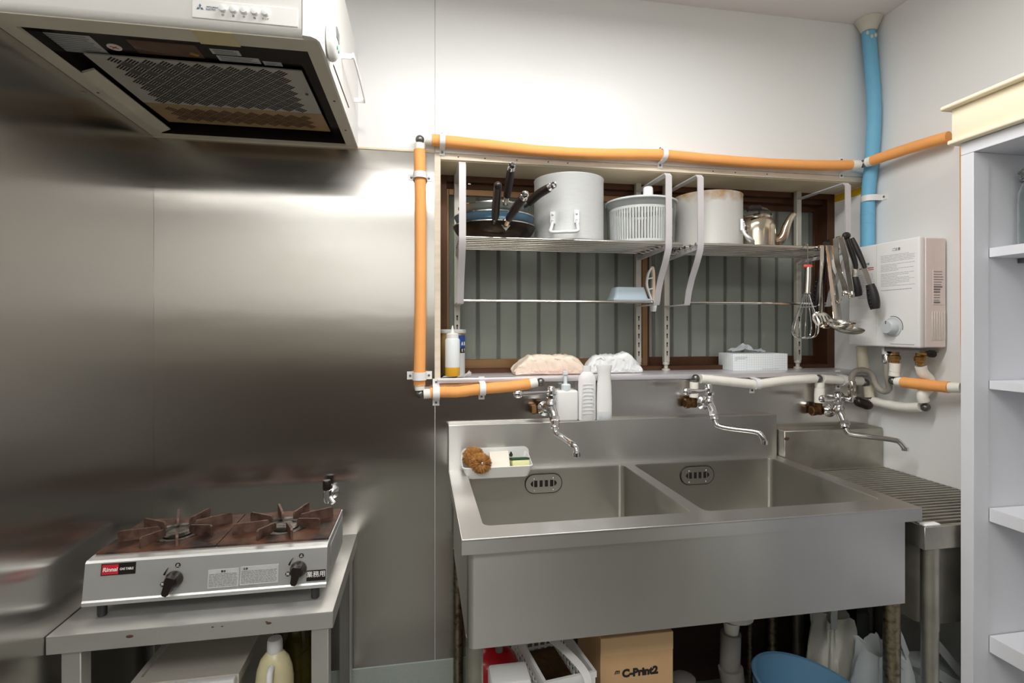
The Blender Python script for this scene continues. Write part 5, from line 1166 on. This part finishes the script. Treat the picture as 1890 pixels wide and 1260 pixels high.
b = B(); b.lathe([(0.036, 0.18), (0.037, 0.205), (0.030, 0.209)], (1.592, -0.285, 0), seg=24); part('collar', b, 'pipe_grey', d2)
sp2 = thing('supply_pipe', 'thin upright metal pipe at the back under the right basin', 'pipe', (1.90, -0.10, 0))
b = B(); b.tube([(1.93, -0.12, 0), (1.93, -0.12, 0.547)], 0.011, 14); part('pipe', b, 'steel_old', sp2)
b = B(); b.lathe([(0.014, 0.36), (0.016, 0.365), (0.016, 0.40), (0.014, 0.405)], (1.93, -0.12, 0), seg=10); part('coupling', b, 'polished', sp2)

bd_ = B(); bd_.box(1.52, 2.44, -0.032, -0.010, 0.0, 0.47, 0.002, 1)  # added board, stands in for the dark area at the back under the sinks
single('added_dark_board', bd_, 'added_board_dark', 'dark brown board added to darken the wall under the sinks', 'board')

tu = thing('wash_tub', 'blue plastic wash tub tilted under the sink', 'tub', (1.90, -0.44, 0))
tM = Matrix.Translation((1.905, -0.44, 0.236)) @ Matrix.Rotation(math.radians(9), 4, 'Y') @ Matrix.Rotation(math.radians(3), 4, 'X')
b = B(tM); b.lathe([(0.090, -0.15), (0.128, -0.145), (0.150, -0.01), (0.158, 0.0), (0.160, 0.004), (0.156, 0.008), (0.148, 0.006), (0.144, -0.01), (0.120, -0.137), (0.0005, -0.138)], seg=56); part('shell', b, 'tub_blue', tu)
b = B(tM); b.lathe([(0.1475, -0.035), (0.1505, -0.032), (0.1475, -0.030)], seg=56, caps=False); part('outer_ring', b, 'tub_blue', tu)

def carrier(name, label, c, sx, sy, h, m, seed, handles, top_wave=0.012):
    t = thing(name, label, 'plastic bag', (c[0], c[1], 0), 'plastic carrier bags under the sinks'); rnd = random.Random(seed); ph = [rnd.uniform(0, 6) for _ in range(6)]
    b = B(); nu = 40; rows = []
    for k in range(15):
        t_ = k / 14; ring = []
        for j in range(nu):
            a = 2 * PI * j / nu; ca, sa = math.cos(a), math.sin(a); px = abs(ca) ** 0.5 * (1 if ca > 0 else -1); py = abs(sa) ** 0.5 * (1 if sa > 0 else -1)
            f_ = (0.90 + 0.13 * math.sin(PI * min(1, t_ * 1.1))) * (1 - 0.25 * max(0, t_ - 0.75) * 2)
            cr = 0.006 * math.sin(5 * a + 6 * t_ + ph[0]) + 0.005 * math.sin(11 * a - 7 * t_ + ph[1]) + 0.003 * math.sin(19 * a + 15 * t_ + ph[2])
            z = h * t_ + (top_wave * math.sin(4 * a + ph[3]) * max(0, t_ - 0.7) * 3)
            ring.append(b.v((c[0] + (sx * px * f_ + cr * ca), c[1] + (sy * py * f_ + cr * sa), max(0.001, z))))
        rows.append(ring)
    for A, C_ in zip(rows, rows[1:]):
        for k in range(nu): b.f([A[k], A[(k + 1) % nu], C_[(k + 1) % nu], C_[k]])
    b.f(list(reversed(rows[0])))
    cen = b.v((c[0], c[1], h * 0.93))
    for k in range(nu): b.f([rows[-1][k], rows[-1][(k + 1) % nu], cen])
    part('sack', b, m, t, ang=70)
    for hp, wd, wdir in handles:
        b = B(); b.ribbon(smooth(hp, 6), wdir, wd, 0.002); part('handle', b, 'bag_thin', t, ang=80)
    return t
carrier('carrier_bag', 'thin clear bag of rolled stuff beside the blue tub', (2.110, -0.285, 0), 0.058, 0.055, 0.350, 'bag_roll', 4, [([(2.075, -0.33, 0.33), (2.066, -0.34, 0.38), (2.070, -0.34, 0.42)], 0.022, (1, 0, 0))])
carrier('carrier_bag', 'white carrier bag with looped handles between the sink legs', (2.128, -0.445, 0), 0.053, 0.070, 0.340, 'bag_thin', 8,
        [([(2.145, -0.505, 0.32), (2.110, -0.505, 0.355), (2.088, -0.500, 0.40), (2.095, -0.495, 0.435), (2.118, -0.492, 0.440), (2.140, -0.495, 0.40), (2.158, -0.502, 0.345)], 0.022, (0.7, 0.3, 0.65))])
carrier('carrier_bag', 'white carrier bag behind the leg of the slatted sink', (2.36, -0.40, 0), 0.11, 0.09, 0.225, 'bag_thin', 12,
        [([(2.30, -0.47, 0.255), (2.35, -0.48, 0.225), (2.40, -0.482, 0.215)], 0.03, (0.3, 0.2, 0.9)), ([(2.295, -0.45, 0.355), (2.33, -0.46, 0.31), (2.375, -0.475, 0.25), (2.42, -0.48, 0.215)], 0.026, (0.6, 0.2, 0.7))])

# ------------------------------------------------------------------ white shelf cabinet at the right
cbn = thing('shelf_cabinet', 'tall white open shelf cabinet at the right edge', 'cabinet', (2.36, -1.05, 0))
YN = -1.50
b = B(); b.box(2.200, 2.247, -0.6455, -0.613, 0, 1.7195, 0.0008, 1); b.box(2.2472, 2.500, -0.6435, -0.6135, 0, 1.7195); part('end_panel', b, 'cabinet_white', cbn)
b = B(); b.box(2.200, 2.500, YN, YN + 0.0325, 0, 1.7195, 0.0008, 1); part('end_panel', b, 'cabinet_white', cbn)
b = B(); b.box(2.200, 2.500, YN, -0.613, 1.7200, 1.7510, 0.0008, 1); part('top_panel', b, 'cabinet_white', cbn)
b = B(); b.box(2.500, 2.508, YN, -0.613, 0, 1.7500); part('back_panel', b, 'cabinet_white', cbn)
for z0, z1 in ((1.4505, 1.4745), (1.112, 1.134), (0.772, 0.806), (0.436, 0.478), (0.05, 0.08)):
    b = B(); b.box(2.247, 2.499, YN + 0.033, -0.6462, z0, z1, 0.0008, 1); part('shelf_board', b, 'cabinet_white', cbn)
b = B(); b.box(2.34, 2.36, -0.6462 - 0.012, -0.6445, 1.438, 1.4500); part('shelf_pin', b, 'screw', cbn)
ty = thing('cream_tray', 'cream painted wooden tray lying on top of the white cabinet', 'tray', (2.34, -1.05, 1.752))
b = B(); b.box(2.190, 2.488, -1.49, -0.598, 1.7640, 1.846, 0.002, 2); part('box', b, 'cream_board', ty)
b = B(); b.box(2.172, 2.496, -1.505, -0.580, 1.846, 1.858, 0.005, 3); part('top_lip', b, 'cream_board', ty)
b = B(); b.box(2.181, 2.492, -1.50, -0.592, 1.752, 1.7640, 0.004, 3); part('bottom_lip', b, 'cream_board', ty)
jr = thing('glass_jar', 'clear glass jar with wire clip lid on the top cabinet shelf', 'jar', (2.346, -0.704, 1.475))
jm = Matrix.Translation((2.346, -0.704, 1.4748))
b = B(jm); b.lathe([(0.050, 0.0), (0.054, 0.004), (0.054, 0.135), (0.050, 0.150), (0.043, 0.162), (0.043, 0.172), (0.040, 0.172), (0.040, 0.162), (0.047, 0.148), (0.051, 0.133), (0.051, 0.008), (0.047, 0.004)], seg=40, caps=False); part('body', b, 'glass', jr)
b = B(jm); b.lathe([(0.046, 0.175), (0.049, 0.178), (0.049, 0.188), (0.044, 0.200), (0.030, 0.206), (0.0005, 0.207)], seg=36); part('lid', b, 'glass', jr)
b = B(jm); b.tube([(0.0475 * math.cos(a), 0.0475 * math.sin(a), 0.170) for a in [2 * PI * k / 28 for k in range(28)]], 0.0018, 6, closed=True); b.tube([(0.051 * math.cos(a), 0.051 * math.sin(a), 0.191) for a in [2 * PI * k / 28 for k in range(28)]], 0.0016, 6, closed=True)
b.tube(smooth([(-0.044, -0.02, 0.170), (-0.056, -0.026, 0.150), (-0.048, -0.038, 0.135), (-0.030, -0.052, 0.128)], 4), 0.0018, 6); part('wire_clip', b, 'wire', jr)
